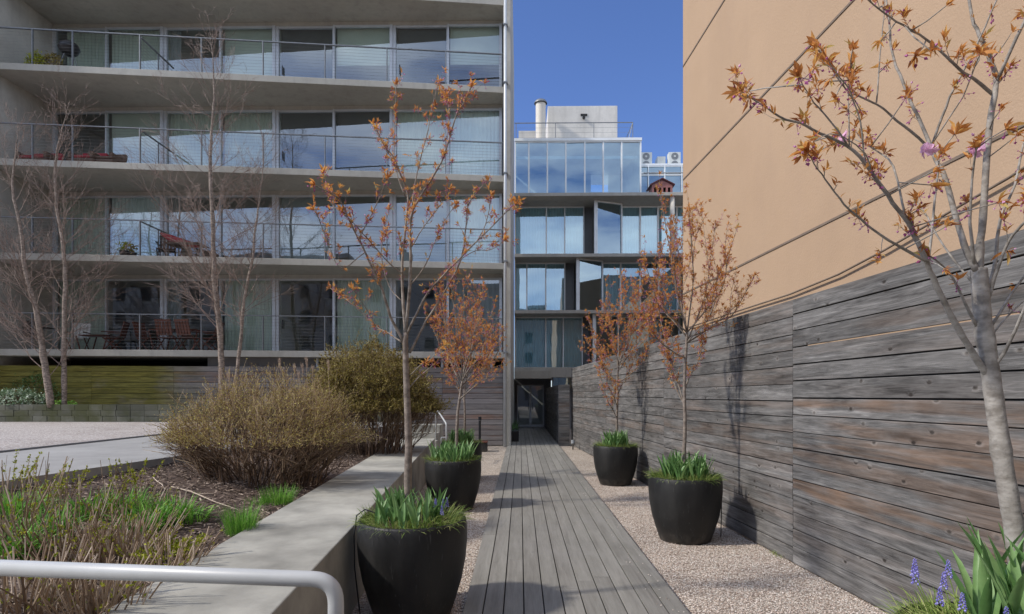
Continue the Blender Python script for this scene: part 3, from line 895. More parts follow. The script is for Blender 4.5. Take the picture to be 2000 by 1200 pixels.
# flue
yk = YG + 1.6
mb = MB(); xf = xat(1056, yk); zt_ = zat(204, yk)
mb.tube([(xf, yk, zt1 - .1), (xf, yk, zt_)], .26, 24); fl_ = obj('flue', mb, M['flue'], far, smooth=False)
mb = MB()
pr_ = [(.34, 0), (.33, .05), (.27, .14), (.12, .2), (0, .21)]
mb.lathe(pr_, (xf, yk, zt_ + .02), 24); obj('flue_cap', mb, M['steel'], fl_, smooth=True)
mb = MB(); mb.tube([(xf + .32, yk - .1, zt1), (xf + .32, yk - .1, zt1 + .55)], .07, 8); obj('vent_pipe', mb, M['steel'], far)
# setback wing with terrace
yw = YG + 2.0
xa, xb = xt[-1] + .08, X1
zs = zat(322, yw); zm = zat(343, yw)
mb = MB(); mb.box(xa, xb, yw - .06, yw + 4, zs - .10, zs); obj('setback_roof', mb, M['alu_white'], far)
xs_ = [xa + .05, xat(1266, yw), xat(1298, yw), xat(1331, yw), xat(1331, yw) + .9, xat(1331, yw) + 1.8]
for a, c_ in zip(xs_[:-1], xs_[1:]):
    fpane(a, yw, c_, yw, zm + .05, zs - .102); fpane(a, yw, c_, yw, 11.484, zm - .001)
    mull(c_, 11.484, zs - .102, .06, yw)
mb = MB(); mb.box(xa, xs_[-1], yw + 3, yw + 3.1, 11.49, zs - .11); obj('setback_back_wall', mb, M['room'], far)
# two rooftop condensers
for i, px in enumerate((1262, 1318)):
    ya = yw + .8; x = xat(px, ya)
    ac = thing('air_conditioner', (x, ya, zs), ['pale rooftop condenser with two stacked fans, left one beside the glass penthouse', 'pale rooftop condenser with two stacked fans, right one beside the orange wall'][i], 'air conditioner', 'condensers on the set-back roof')
    mb = MB(); mb.box(x - .32, x + .32, ya, ya + .4, zs + .05, zs + .95); obj('casing', mb, M['ac_white'], ac, bevel=.02)
    mb = MB(); mb.box(x - .3, x - .22, ya + .02, ya + .38, zs, zs + .05); mb.box(x + .22, x + .3, ya + .02, ya + .38, zs, zs + .05); obj('feet', mb, M['steel'], ac)
    for zc in (.29, .72):
        mb = MB()
        n = 20
        mb.lathe([(.19, 0), (.19, .012), (.06, .012), (.06, 0)], (0, 0, 0), n)
        mb.v = [(x + a, ya - c_, zs + zc + b_) for a, b_, c_ in mb.v]
        fg = obj('fan_grille', mb, M['steel'], ac)
        mb = MB(); mb.tube([(x, ya + .0, zs + zc), (x, ya - .03, zs + zc)], .05, 12); obj('fan_hub', mb, M['ac_white'], fg)
mb = MB(); mb.box(xat(1284, yw + 1), xat(1300, yw + 1), yw + 1, yw + 1.6, zs, zs + .8); tag(obj('vent_box', mb, M['ac_white'], bevel=.02), 'white sheet metal vent box between the two rooftop condensers', 'vent')
# terrace rail
mb = MB(); zz = zat(341, YG - .2)
mb.tube([(xt[-1] + .1, YG - .3, zz), (X1, YG - .3, zz)], .02, 5); obj('terrace_railing', mb, M['steel'], far)
# toy house on the terrace
ty = YG + .1; xa, xb = xat(1271, ty), xat(1316, ty)
toy = thing('playhouse', ((xa + xb) / 2, ty, 11.48), 'small red roofed toy playhouse on the upper terrace of the glass building', 'playhouse')
zz0, zz1, zr_ = 11.485, zat(363, ty), zat(352, ty)
cx = (xa + xb) / 2; mb = MB()
ws = [xa + .06, xa + .28, xa + .34, xa + .58, xa + .64, xa + .88, xb - .06]
mb.box(xa + .06, xb - .06, ty, ty + .05, zz0, zz0 + .18); mb.box(xa + .06, xb - .06, ty, ty + .05, zz1 - .12, zz1)
for i in range(5):
    x = xa + .06 + (xb - xa - .12 - .1) * i / 4; mb.box(x, x + .1, ty + .002, ty + .048, zz0 + .18, zz1 - .12)
mb.box(xa + .06, xa + .1, ty + .05, ty + .8, zz0, zz1); mb.box(xb - .1, xb - .06, ty + .05, ty + .8, zz0, zz1)
mb.add([(xa + .06, ty, zz1), (xb - .06, ty, zz1), (cx, ty, zr_ - .04)], [(0, 1, 2)])
obj('walls', mb, M['toy_pink'], toy)
mb = MB(); mb.obox((xa - .04, ty - .08, zz1 - .03), (cx - xa + .04, 0, zr_ - zz1 + .03), (0, 1, 0), (0, 0, .06)); mb.obox((xb + .04, ty - .08, zz1 - .03), (cx - xb - .04, 0, zr_ - zz1 + .03), (0, 1, 0), (0, 0, .06)); obj('roof', mb, M['toy_red'], toy)
mb = MB(); mb.box(xa + .12, xb - .12, ty + .3, ty + .35, zz0, zz1 - .02); obj('inside', mb, M['dark'], toy)

# passage under the glass building
mb = MB(); mb.box(X0 + .01, xat(1076, 28.2), 28.0, 28.87, zat(738, 28.2) - .05, zat(722, 28.2) - .06); obj('entry_canopy', mb, M['slab'], far, bevel=.01)
mb = MB(); mb.box(-.5, -.3, 28.71, 36, 0, 2.5); obj('passage_wall', mb, M['panel'], far)
mb = MB(); mb.box(1.6, 8, 29.5, 29.7, 0, 2.535); obj('ground_floor_wall', mb, M['panel'], far)
mb = MB(); mb.box(-.299, 1.6, 31.2, 31.3, 2.2, 2.535); obj('door_head', mb, M['panel'], far)
dr = []
yd = 30.6
xd0, xd1 = xat(1010, yd), xat(1062, yd)
mb = MB(); mb.box(-.299, xd0, yd, yd + .1, 0, 2.535); mb.box(xd1, 1.6, yd, yd + .1, 0, 2.535); mb.box(xd0, xd1, yd, yd + .1, 2.22, 2.535); obj('entry_wall', mb, M['panel'], far)
mb = MB(); mb.box(-.29, 1.59, 34, 34.1, 0, 2.535); obj('lobby_wall', mb, M['room'], far)
for a, c_, mt_ in ((xd0, (xd0 + xd1) / 2, 'rim_glass'), ((xd0 + xd1) / 2, xd1, 'rim_glass')):
    mb = MB()
    mb.box(a + .001, a + .05, yd + .01, yd + .07, .03, 2.21); mb.box(c_ - .05, c_ - .001, yd + .01, yd + .07, .03, 2.21)
    mb.box(a + .05, c_ - .05, yd + .01, yd + .07, .03, .15); mb.box(a + .05, c_ - .05, yd + .01, yd + .07, 2.14, 2.21)
    dd_ = obj('door', mb, M['alu'], far)
    mb = MB(); mb.add([(a + .05, yd + .04, .15), (c_ - .05, yd + .04, .15), (c_ - .05, yd + .04, 2.14), (a + .05, yd + .04, 2.14)], [(0, 1, 2, 3)]); obj('pane', mb, M[mt_], dd_)
    mb = MB(); xh = c_ - .1 if a == xd0 else a + .1
    mb.tube([(xh, yd - .05, .9), (xh, yd - .05, 1.3)], .015, 8); obj('handle', mb, M['steel'], dd_)
mb = MB(); mb.box(xat(1080, 29), 3.0, 28.9, 28.95, 2.0, 2.53)
for X in (xat(1090, 29),): mb.box(X, X + .05, 28.85, 28.9, 2.0, 2.53)
obj('clerestory', mb, M['glass_far'], far)

# low board wall flanking the passage, right
lw = thing('low_board_wall', (1.4, 19.3, 0), 'lower dark board wall leading into the passage, at the far end of the tall fence', 'wall')
mb = MB(); z = .01; n = 13; h = 2.0 / n
m2 = MB()
for i in range(n):
    mb.tone = random.uniform(0, .3); m2.tone = random.uniform(0, .5)
    mb.board((1.26, 19.3, z), (0, 10.2, 0), (0, 0, h - .006), (.03, 0, 0), random.random())
    m2.board((1.255, 19.27 + random.uniform(0, .004), z), (.36, 0, 0), (0, 0, h - .006), (0, .028, 0), random.random())
    z += h
obj('side_boards', mb, M['fence'], lw); obj('end_boards', m2, M['fence'], lw)
mb = MB(); mb.box(1.30, 1.60, 19.32, 29.49, 0, 1.985); obj('core', mb, M['dark'], lw)

# ------------------------------------------------------------------ buildings behind the camera (seen only in the glass)
def back_building(name, x0, x1, y0, y1, h, mat, label):
    bld = thing(name, ((x0 + x1) / 2, y1, 0), label, 'building', 'houses behind the viewpoint')
    mb = MB(); mb.box(x0, x1, y0, y1, 0, h); obj('wall', mb, mat, bld)
    mb = MB(); mb.box(x0 - .2, x1 + .2, y0 - .2, y1 + .2, h, h + .5); obj('roof', mb, M['slab'], bld)
    nx_ = int((x1 - x0) / 3)
    for fl in range(int(h / 3)):
        for k in range(nx_):
            x = x0 + (k + .5) * (x1 - x0) / nx_
            mb = MB(); mb.box(x - .55, x + .55, y1 - .1, y1 + .03, fl * 3 + 1, fl * 3 + 2.6); obj('window', mb, M['dark'], bld)
    return bld
b0 = back_building('row_house', -66, -35, -44, -31, 17.5, M['cream_wall'], 'long pale row house seen only as a reflection in the windows')
b1 = back_building('row_house', -34, -20, -42, -30, 18, M['brick'], 'red brick row house seen only as a reflection in the windows')
b2 = back_building('row_house', -19, -7, -44, -31, 16, M['cream_wall'], 'cream rendered row house seen only as a reflection in the windows')
b3 = back_building('row_house', -6.5, 9, -42, -30, 14.5, M['brick'], 'low brick row house seen only as a reflection in the windows')
b4 = back_building('row_house', 10, 26, -44, -30, 16, M['cream_wall'], 'wide pale row house seen only as a reflection in the windows')
mb = MB(); mb.box(-15, -13.6, -36, -34, 16.5, 19.5); mb.box(-14.8, -14.4, -35.3, -34.9, 19.5, 20); obj('chimney', mb, M['brick'], b2)

# ------------------------------------------------------------------ pots
def rv(s=1.0): return Vector((random.uniform(-s, s), random.uniform(-s, s), random.uniform(-s, s)))
POT = [  # x, y, label
    (-.81, 4.43, 'large black round planter pot nearest the camera, left of the boardwalk against the concrete wall'),
    (-.976, 8.57, 'black round planter pot second from the camera on the left side of the boardwalk'),
    (-1.16, 11.6, 'farthest black round planter pot on the left, mostly hidden behind another pot'),
    (1.90, 2.27, 'black round planter pot cut off by the bottom right corner, beside the fence'),
    (1.89, 6.78, 'black round planter pot in the middle of the right gravel strip, by the board fence'),
    (1.77, 10.97, 'smaller looking black round planter pot farthest along the right gravel strip'),
]
PR = .41
def make_pot(x, y, label):
    t = thing('planter_pot', (x, y, 0), label, 'planter', 'round black planters lining the boardwalk')
    pf = [(0, .012), (.255, .012), (.275, .0), (.285, .015), (.325, .13), (.37, .28), (.398, .43), (.410, .57), (.408, .67), (.402, .715), (.396, .728), (.385, .731), (.375, .724), (.374, .70), (.372, .60), (.2, .60)]
    mb = MB(); mb.lathe(pf, (x, y, 0), 72); obj('shell', mb, M['pot'], t, smooth=True)
    mb = MB(); n = 36; vs = [(x, y, .712)]
    for r_ in (.12, .24, .372):
        for k in range(n):
            a = 6.2832 * k / n; vs.append((x + r_ * math.cos(a), y + r_ * math.sin(a), .702 + random.uniform(-.010, .010) - (.016 if r_ > .3 else 0)))
    fs = [(0, 1 + k, 1 + (k + 1) % n) for k in range(n)]
    for ring in range(2):
        o_ = 1 + ring * n; fs += [(o_ + k, o_ + n + k, o_ + n + (k + 1) % n, o_ + (k + 1) % n) for k in range(n)]
    mb.add(vs, fs); obj('soil', mb, M['soil'], t)
    return t
for x, y, lb in POT: make_pot(x, y, lb)

def blade(mb, p, a, lean, L, w, tone, seg=4, curl=.5, fold=.22):
    """strap leaf growing up from p, leaning outward in direction a"""
    pts = []; q_ = Vector(p); th = lean
    vs = []; out = Vector((math.cos(a), math.sin(a), 0)); side = Vector((-math.sin(a), math.cos(a), 0))
    n = seg
    tw = random.uniform(-.5, .5)
    for i in range(n + 1):
        t = i / n
        d = out * math.sin(th) + Vector((0, 0, 1)) * math.cos(th)
        nr = out * math.cos(th) - Vector((0, 0, 1)) * math.sin(th)
        sd = (side * math.cos(tw * t) + nr * math.sin(tw * t))
        ww = w * (.55 + .9 * t - 1.45 * t * t * t * .99) * .9 if t < .999 else .0005
        ww = max(ww, .0004)
        vs += [q_ - sd * ww / 2 - nr * fold * ww, q_, q_ + sd * ww / 2 - nr * fold * ww]
        q_ = q_ + d * (L / n); th += curl / n
    mb.add(vs, [(i*3+j, i*3+j+1, i*3+j+4, i*3+j+3) for i in range(n) for j in (0, 1)], tone=tone)
    return q_

def tulips(x, y, z, label, n=22, hgt=.30, rad=.27, skip_front=0):
    t = thing('tulip_clump', (x, y, z), label, 'tulip plants', 'tulip leaves sprouting in the pots')
    for _ in range(n):
        mb = MB()
        a0 = random.uniform(0, 6.283); r_ = rad * math.sqrt(random.random())
        cx_, cy_ = x + r_ * math.cos(a0), y + r_ * math.sin(a0)
        for k in range(random.choice((2, 3, 3, 4))):
            a = random.uniform(0, 6.283)
            blade(mb, (cx_ + random.uniform(-.012, .012), cy_ + random.uniform(-.012, .012), z - .01), a, random.uniform(.03, .38), hgt * random.uniform(.65, 1.25), random.uniform(.030, .062), random.uniform(.3, 1.0), 5, random.uniform(.1, .7), .3)
        obj('leaf_tuft', mb, M['tulip_leaf'], t, smooth=True)
    return t
def fringe(x, y, z, label, n=260, r0=.16, r1=.37, L=(.07, .17)):
    mb = MB()
    for _ in range(n):
        a0 = random.uniform(0, 6.283); r_ = r0 + (r1 - r0) * math.sqrt(random.random())
        blade(mb, (x + r_ * math.cos(a0), y + r_ * math.sin(a0), z - .01), a0 + random.uniform(-.9, .9), random.uniform(.1, 1.1), random.uniform(*L), random.uniform(.004, .008), random.random(), 4, random.uniform(.5, 1.8))
    o = obj('grape_hyacinth_leaves', mb, M['grass_leaf']); return tag(o, label, 'plant', 'fine light green foliage in the pots')
def muscari(x, y, z, label, spots):
    t = thing('grape_hyacinth', (x, y, z), label, 'flowers', 'violet grape hyacinths in the pots')
    for dx, dy, h in spots:
        mb = MB(); p0 = Vector((x + dx * .7, y + dy, z)); p1 = Vector((x + dx, y + dy, z + h)) + rv(.01)
        mb.tone = .5; mb.tube([p0, (p0 + p1) / 2, p1], .0022, 4)
        stem = obj('stem', mb, M['grass_leaf'], t)
        mb = MB()
        for k in range(34):
            tt = k / 34; r_ = .0125 * (1 - tt * .72); a = k * 2.4
            c_ = p1 + Vector((math.cos(a) * r_, math.sin(a) * r_, -.012 + tt * .068))
            mb.tone = random.uniform(.2, .8) + .2 * (tt < .3)
            s_ = .005 * (1.1 - tt * .5)
            mb.add([c_ + Vector(v) * s_ for v in ((1,0,0),(0,1,0),(-1,0,0),(0,-1,0),(0,0,1),(0,0,-1.3))], [(0,1,4),(1,2,4),(2,3,4),(3,0,4),(1,0,5),(2,1,5),(3,2,5),(0,3,5)])
        obj('flower_spike', mb, M['muscari'], stem)
names = ['in the nearest left pot', 'in the second pot on the left', 'in the farthest round pot on the left', 'in the bottom right corner pot', 'in the middle pot on the right', 'in the farthest pot on the right']
for i, (x, y, _) in enumerate(POT):
    big = i == 3
    if i != 3:
        tulips(x, y, .68, 'broad blue green tulip leaves ' + names[i], 34 if i == 0 else 48, .27 if i == 0 else .31, .30 if i < 2 else .24)
    else:
        tulips(x + .09, y + .03, .68, 'broad blue green tulip leaves ' + names[i], 34, .40, .24)
    fringe(x, y, .70, 'fine arching light green leaves spilling over the rim ' + names[i], 1100 if i in (0, 3, 4) else 800)
muscari(-.81, 4.43, .68, 'violet grape hyacinth spikes at the right side of the nearest left pot', [(.18, -.02, .15), (.22, .05, .13), (.27, -.05, .15), (.24, -.12, .10)])
muscari(1.90, 2.27, .68, 'violet grape hyacinth spikes at the left side of the bottom right pot', [(-.40, -.02, .31), (-.37, .03, .25), (-.255, .0, .28), (-.26, -.05, .19), (-.32, -.03, .20), (-.13, -.1, .15), (-.2, .1, .2)])

# dark square planters further on
t = thing('planter_box', (-1.35, 17.4, 0), 'small square dark planter with rusty rim by the plank cladding', 'planter')
mb = MB(); xa, xb = xat(924, 17.2), xat(951, 17.2); mb.box(xa, xb, 17.2, 17.6, 0, .27); obj('box', mb, M['pot'], t, bevel=.01)
mb = MB(); mb.box(xa - .01, xb + .01, 17.19, 17.61, .27, .30); obj('rim', mb, M['teak'], t)
t = thing('planter_box', (-.1, 20.5, 0), 'low black trough planter in the shadow left of the passage boards', 'planter')
mb = MB(); xa, xb = -.29, xat(1013, 20.5) ; mb.box(-.29, -.05, 20.5, 23.5, 0, .42); obj('box', mb, M['black'], t, bevel=.01)
mb = MB()
for _ in range(120): 
    p = Vector((random.uniform(-.28, -.07), random.uniform(20.6, 23.4), .4)); blade(mb, p, random.uniform(0, 6.28), random.uniform(.1, .7), random.uniform(.15, .4), .012, random.random() * .4)
obj('foliage', mb, M['tulip_leaf'], t)
# bollard light and small spike lights
t = thing('bollard_light', (xat(937, 16.6), 16.6, 0), 'slim black bollard light behind the left pots', 'bollard light')
x = xat(937, 16.4); mb = MB(); mb.tube([(x, 16.4, 0), (x, 16.4, .95)], .035, 10); obj('post', mb, M['black'], t)
mb = MB(); mb.tube([(x, 16.4, .96), (x, 16.4, 1.06)], .045, 12); obj('lamp_head', mb, M['black'], t)
x = xat(1119, 18.0)
t = thing('ground_spotlight', (x, 18, 0), 'tiny dark spotlight on the gravel at the far foot of the fence', 'spotlight')
mb = MB(); mb.tube([(x, 18, 0), (x, 18, .16)], .02, 6); obj('stake', mb, M['black'], t)
mb = MB(); mb.tube([(x, 17.95, .16), (x, 18.05, .26)], .06, 10); obj('lamp_head', mb, M['steel'], t)
# irrigation hose over the pot rim
mb = MB(); mb.tube([(-1.20, 4.40, .0), (-1.235, 4.38, .35), (-1.235, 4.36, .62), (-1.215, 4.36, .76), (-1.16, 4.38, .80), (-1.08, 4.40, .77), (-1.0, 4.42, .69)], .0055, 7)
tag(obj('irrigation_hose', mb, M['tube_black'], smooth=True), 'thin black irrigation hose looping over the left rim of the nearest pot', 'hose', 'irrigation hoses')
mb = MB(); mb.tube([(2.34, 6.9, 0), (2.33, 6.85, .3), (2.325, 6.83, .62), (2.30, 6.82, .74), (2.24, 6.80, .76), (2.17, 6.79, .69)], .0055, 7)
tag(obj('irrigation_hose', mb, M['tube_black'], smooth=True), 'thin irrigation hose behind the middle right pot, next to the fence', 'hose', 'irrigation hoses')

# ------------------------------------------------------------------ cherry trees
class Tree:
    def __init__(s, Y, seed):
        s.Y = Y; s.tr = MB(); s.br = MB(); s.lf = MB(); s.bl = MB(); s.pts = []; random.seed(seed)
    def path(s, pix, y0, y1, jit=0):
        n = len(pix); out = []
        for i, (px, py) in enumerate(pix):
            t = i / max(1, n - 1)
            out.append(at(px, py, s.Y + y0 + (y1 - y0) * t))
        return out
    def smooth(s, P, k=3, wob=.0):
        P = [Vector(p) for p in P]; out = []
        for i in range(len(P) - 1):
            a = P[max(i-1, 0)]; b_ = P[i]; c_ = P[i+1]; d = P[min(i+2, len(P)-1)]
            for j in range(k):
                t = j / k
                v = .5 * ((2*b_) + (c_ - a) * t + (2*a - 5*b_ + 4*c_ - d) * t*t + (3*b_ - a - 3*c_ + d) * t*t*t)
                out.append(v + rv(wob))
        out.append(P[-1]); return out
    def limb(s, P, r0, r1, mb=None, n=8, k=3, wob=.002):
        Q = s.smooth(P, k, wob)
        m = len(Q); rr = [r0 + (r1 - r0) * (i / (m-1)) ** .8 for i in range(m)]
        rr = [r_ * random.uniform(.94, 1.08) for r_ in rr]
        (mb or s.br).tube(Q, rr, n)
        s.pts.append((Q, rr)); return Q
    def cluster(s, p, d, sc=1.0, nl=None, blossom=.5):
        d = Vector(d).normalized()
        nl = nl or random.randint(4, 9)
        for k in range(nl):
            v = (d * random.uniform(.3, 1.1) + rv(1) * .75 + Vector((0, 0, .25))).normalized()
            L = random.uniform(.028, .062) * sc
            s.lf.leaf(p + rv(.006), v, rv(1) + Vector((0, 0, 1.4)), L, L * random.uniform(.22, .34), random.uniform(.1, .45), random.uniform(0, .5), min(1, max(0, random.gauss(.45, .22))), 3 if sc >= 1 else 2)
        if random.random() < blossom:
            for k in range(random.randint(2, 6)):
                v = (rv(1) + d * .3 + Vector((0, 0, -.5))).normalized(); L = random.uniform(.018, .04) * sc
                e = p + v * L; 
                s.bl.tone = .1; s.bl.tube([p, e], .0009 * max(1, sc), 3, False)
                w = random.uniform(.0035, .007) * sc; h = w * random.uniform(1.5, 2.6)
                s.bl.tone = random.choice((.1, .3, .45, .6, .9)); sd = v.orthogonal().normalized(); s2 = v.cross(sd)
                s.bl.add([e, e + v*h*.5 + sd*w, e + v*h*.5 + s2*w, e + v*h*.5 - sd*w, e + v*h*.5 - s2*w, e + v*h*1.3], [(0,1,2),(0,2,3),(0,3,4),(0,4,1),(5,2,1),(5,3,2),(5,4,3),(5,1,4)])
    def twig(s, p, d, L, r, sc=1.0, blossom=.5, spurs=True):
        d = Vector(d).normalized(); q_ = Vector(p); P = [q_.copy()]
        n = 4
        for i in range(n):
            d = (d + rv(.16) + Vector((0, 0, .09))).normalized(); q_ = q_ + d * L / n; P.append(q_.copy())
        s.br.tube(P, [r * (1 - .6 * i / n) for i in range(n + 1)], 4 if sc < 1 else 5)
        if spurs:
            for i in range(1, n):
                if random.random() < .75:
                    s.cluster(P[i].lerp(P[i+1], random.random()), rv(1) + d, sc * .8, random.randint(2, 5), blossom)
        s.cluster(P[-1], d, sc, None, blossom)
        return P
    def dress(s, Q, rr, dens, Lr, sc=1.0, blossom=.5, start=.2):
        """spurs, twigs and leaf clusters along a limb"""
        L = sum((Q[i+1] - Q[i]).length for i in range(len(Q) - 1))
        for _ in range(int(L * dens)):
            t = start + (1 - start) * random.random(); i = min(int(t * (len(Q) - 1)), len(Q) - 2)
            p = Q[i].lerp(Q[i+1], random.random()); d = (Q[i+1] - Q[i]).normalized()
            v = (d * .7 + rv(1) * .8 + Vector((0, 0, .25))).normalized()
            if random.random() < .45:
                s.twig(p, v, random.uniform(*Lr), max(.0016, rr[i] * .35), sc, blossom)
            else:
                e = p + v * random.uniform(.01, .04); s.br.tube([p, e], [max(.0018, rr[i] * .3), .0015], 4)
                s.cluster(e, v, sc * .85, random.randint(2, 5), blossom)
    def finish(s, base, label, bark='bark_cherry_dark'):
        t = thing('cherry_tree', base, label, 'tree', 'young cherry trees in the pots')
        obj('trunk', s.tr, M[bark], t, smooth=True)
        obj('branches', s.br, M['twig_cherry' if bark != 'bark_cherry' else 'bark_cherry'], t, smooth=True)
        obj('leaves', s.lf, M['leaf_bronze'], t)
        if s.bl.v: obj('blossoms', s.bl, M['blossom'], t)
        return t

# near right tree, traced limb by limb
T = Tree(2.45, 11)
Pt = T.path([(1998, 1150), (1985, 1060), (1972, 980), (1955, 880), (1942, 780), (1930, 700), (1920, 630), (1914, 560), (1912, 527)], .0, .05)
Pt[0] = Vector((Pt[0].x, Pt[0].y, .62))
Q = T.smooth(Pt, 4, .0015); T.tr.tube(Q, [.0365 - .006 * i / (len(Q) - 1) + (.004 if i in (22, 23, 12) else 0) + random.uniform(-.0006, .0006) for i in range(len(Q))], 14)
LIMBS = [  # pixels, depth start/end offset, r0, r1, dressing density
    ([(1936, 745), (1893, 677), (1863, 627), (1830, 560), (1810, 513), (1787, 463), (1774, 436), (1744, 396), (1715, 356), (1689, 319), (1656, 286), (1601, 260), (1565, 242), (1521, 227), (1484, 202), (1445, 180)], .03, -.30, .017, .0028, 13),
    ([(1813, 512), (1767, 487), (1720, 460), (1683, 430), (1649, 400), (1620, 363), (1598, 330), (1578, 300)], -.07, -.35, .0075, .0022, 9),
    ([(1907, 530), (1883, 477), (1869, 433), (1847, 352), (1832, 319), (1818, 286), (1792, 227), (1766, 165), (1744, 110), (1735, 37), (1724, -60)], .04, .30, .0165, .004, 6),
    ([(1913, 530), (1914, 487), (1920, 422), (1931, 257), (1946, 161), (1935, 121), (1913, 70), (1898, 29), (1880, -70)], .05, .10, .021, .006, 5),
    ([(1946, 161), (1961, 128), (2000, 44), (2040, -40)], .09, -.1, .010, .006, 6),
    ([(1818, 288), (1840, 227), (1862, 176), (1884, 136), (1913, 77), (1946, 0), (1965, -60)], .22, .0, .007, .003, 8),
    ([(1820, 292), (1780, 258), (1741, 227), (1715, 205), (1660, 180), (1645, 165), (1612, 114), (1594, 95)], .22, .05, .0078, .0022, 10),
    ([(1940, 185), (1902, 154), (1873, 136), (1825, 88), (1781, 59), (1737, 33), (1705, 8), (1680, -20)], .09, -.25, .0085, .0025, 10),
    ([(1711, 200), (1719, 110), (1726, 30), (1730, -30)], .12, .1, .004, .002, 10),
    ([(1689, 314), (1680, 240), (1660, 180), (1640, 150), (1618, 118)], -.15, -.3, .004, .002, 12),
    ([(1660, 288), (1656, 183), (1664, 125)], -.2, -.1, .0035, .0015, 14),
    ([(1917, 585), (1940, 533), (1953, 433), (1983, 359), (1997, 290), (2030, 180)], .05, .2, .010, .004, 6),
    ([(1926, 600), (1953, 513), (1980, 457), (2005, 430), (2070, 350)], .05, -.2, .009, .005, 5),
    ([(1934, 640), (2000, 540), (2080, 430)], .04, .2, .0075, .004, 4),
    ([(1938, 725), (1973, 667), (2003, 595), (2060, 460)], .03, -.2, .009, .005, 4),
    ([(1942, 650), (1985, 600), (2040, 560)], .04, .2, .005, .003, 5),
    ([(1903, 520), (1895, 436), (1902, 319), (1908, 290)], .04, -.1, .008, .004, 7),
    ([(1812, 515), (1823, 425), (1832, 330), (1836, 300)], -.02, .1, .007, .003, 8),
    ([(1770, 425), (1744, 326), (1715, 297), (1667, 271), (1640, 262)], -.1, .1, .0055, .002, 8),
    ([(1905, 560), (1843, 480), (1812, 425), (1790, 395)], .04, .35, .006, .003, 5),
    ([(1908, 640), (1880, 580), (1850, 527), (1815, 500)], .04, -.05, .008, .004, 3),
    ([(1656, 286), (1625, 240), (1590, 200), (1568, 165), (1560, 150)], -.2, -.3, .0045, .002, 12),
    ([(1818, 286), (1880, 190), (1905, 130), (1913, 106)], .2, -.2, .004, .002, 7),
    ([(1700, 330), (1690, 300), (1660, 275), (1620, 262), (1580, 285), (1568, 300)], -.2, -.35, .003, .0018, 9),
]
for px_l, a, b_, r0, r1, dn in LIMBS:
    P_ = T.path(px_l, a, b_); Q = T.limb(P_, r0 * .86, r1 * .8, n=9); rr = T.pts[-1][1]
    T.dress(Q, rr, dn * 1.25, (.03, .12), .9, .4, .25)
    T.cluster(Q[-1], Q[-1] - Q[-2], 1.1, 9, .7)
for px, py, sc_ in [(1440, 183, 1.7), (1460, 190, 1.3), (1562, 152, 1.7), (1602, 98, 1.8), (1665, 97, 1.3), (1720, 80, 1.2), (1632, 190, 1.2), (1570, 290, 1.5), (1592, 302, 1.2), (1725, 18, 1.4), (1850, 10, 1.3), (1790, 108, 1.5), (1818, 99, 1.5), (1913, 104, 1.7), (1865, 262, 1.7), (1953, 216, 1.2), (1964, 253, 1.5), (1822, 335, 1.3), (1820, 362, 1.6), (1950, 396, 1.5), (1968, 492, 1.6), (1847, 527, .9), (1847, 443, 1.1), (1793, 410, 1.2), (1730, 128, 1), (1680, 215, 1), (1770, 190, 1.1), (1985, 265, 1.4)]:
    y_ = T.Y + random.uniform(-.3, .1)
    p = at(px, py, y_)
    # hang it on the nearest limb
    best = None
    for Q, rr in T.pts:
        for v in Q:
            dd_ = (Vector((v.x, v.y * 1.0, v.z)) - p).length
            if best is None or dd_ < best[0]: best = (dd_, v)
    v = best[1]
    if best[0] > .012:
        T.br.tube([v, v.lerp(p, .5) + rv(.008), p], [.003, .0025, .002], 5)
    T.cluster(p, p - v if best[0] > .01 else Vector((-.3, 0, 1)), sc_ * .68, random.randint(7, 11), .8)
for px, py in [(1912, 292), (1900, 300), (1818, 292), (1806, 296), (1640, 268)]:   # opened pale blossoms
    p = at(px, py, T.Y - .05)
    for k in range(5):
        T.bl.leaf(p, rv(1) + Vector((.4, 0, .2)), rv(1), .035, .024, .3, .3, .95, 3)
T.finish((Pt[0].x, Pt[0].y, .62), 'large young cherry tree with bronze leaves and forking grey trunk at the right edge', 'bark_cherry')

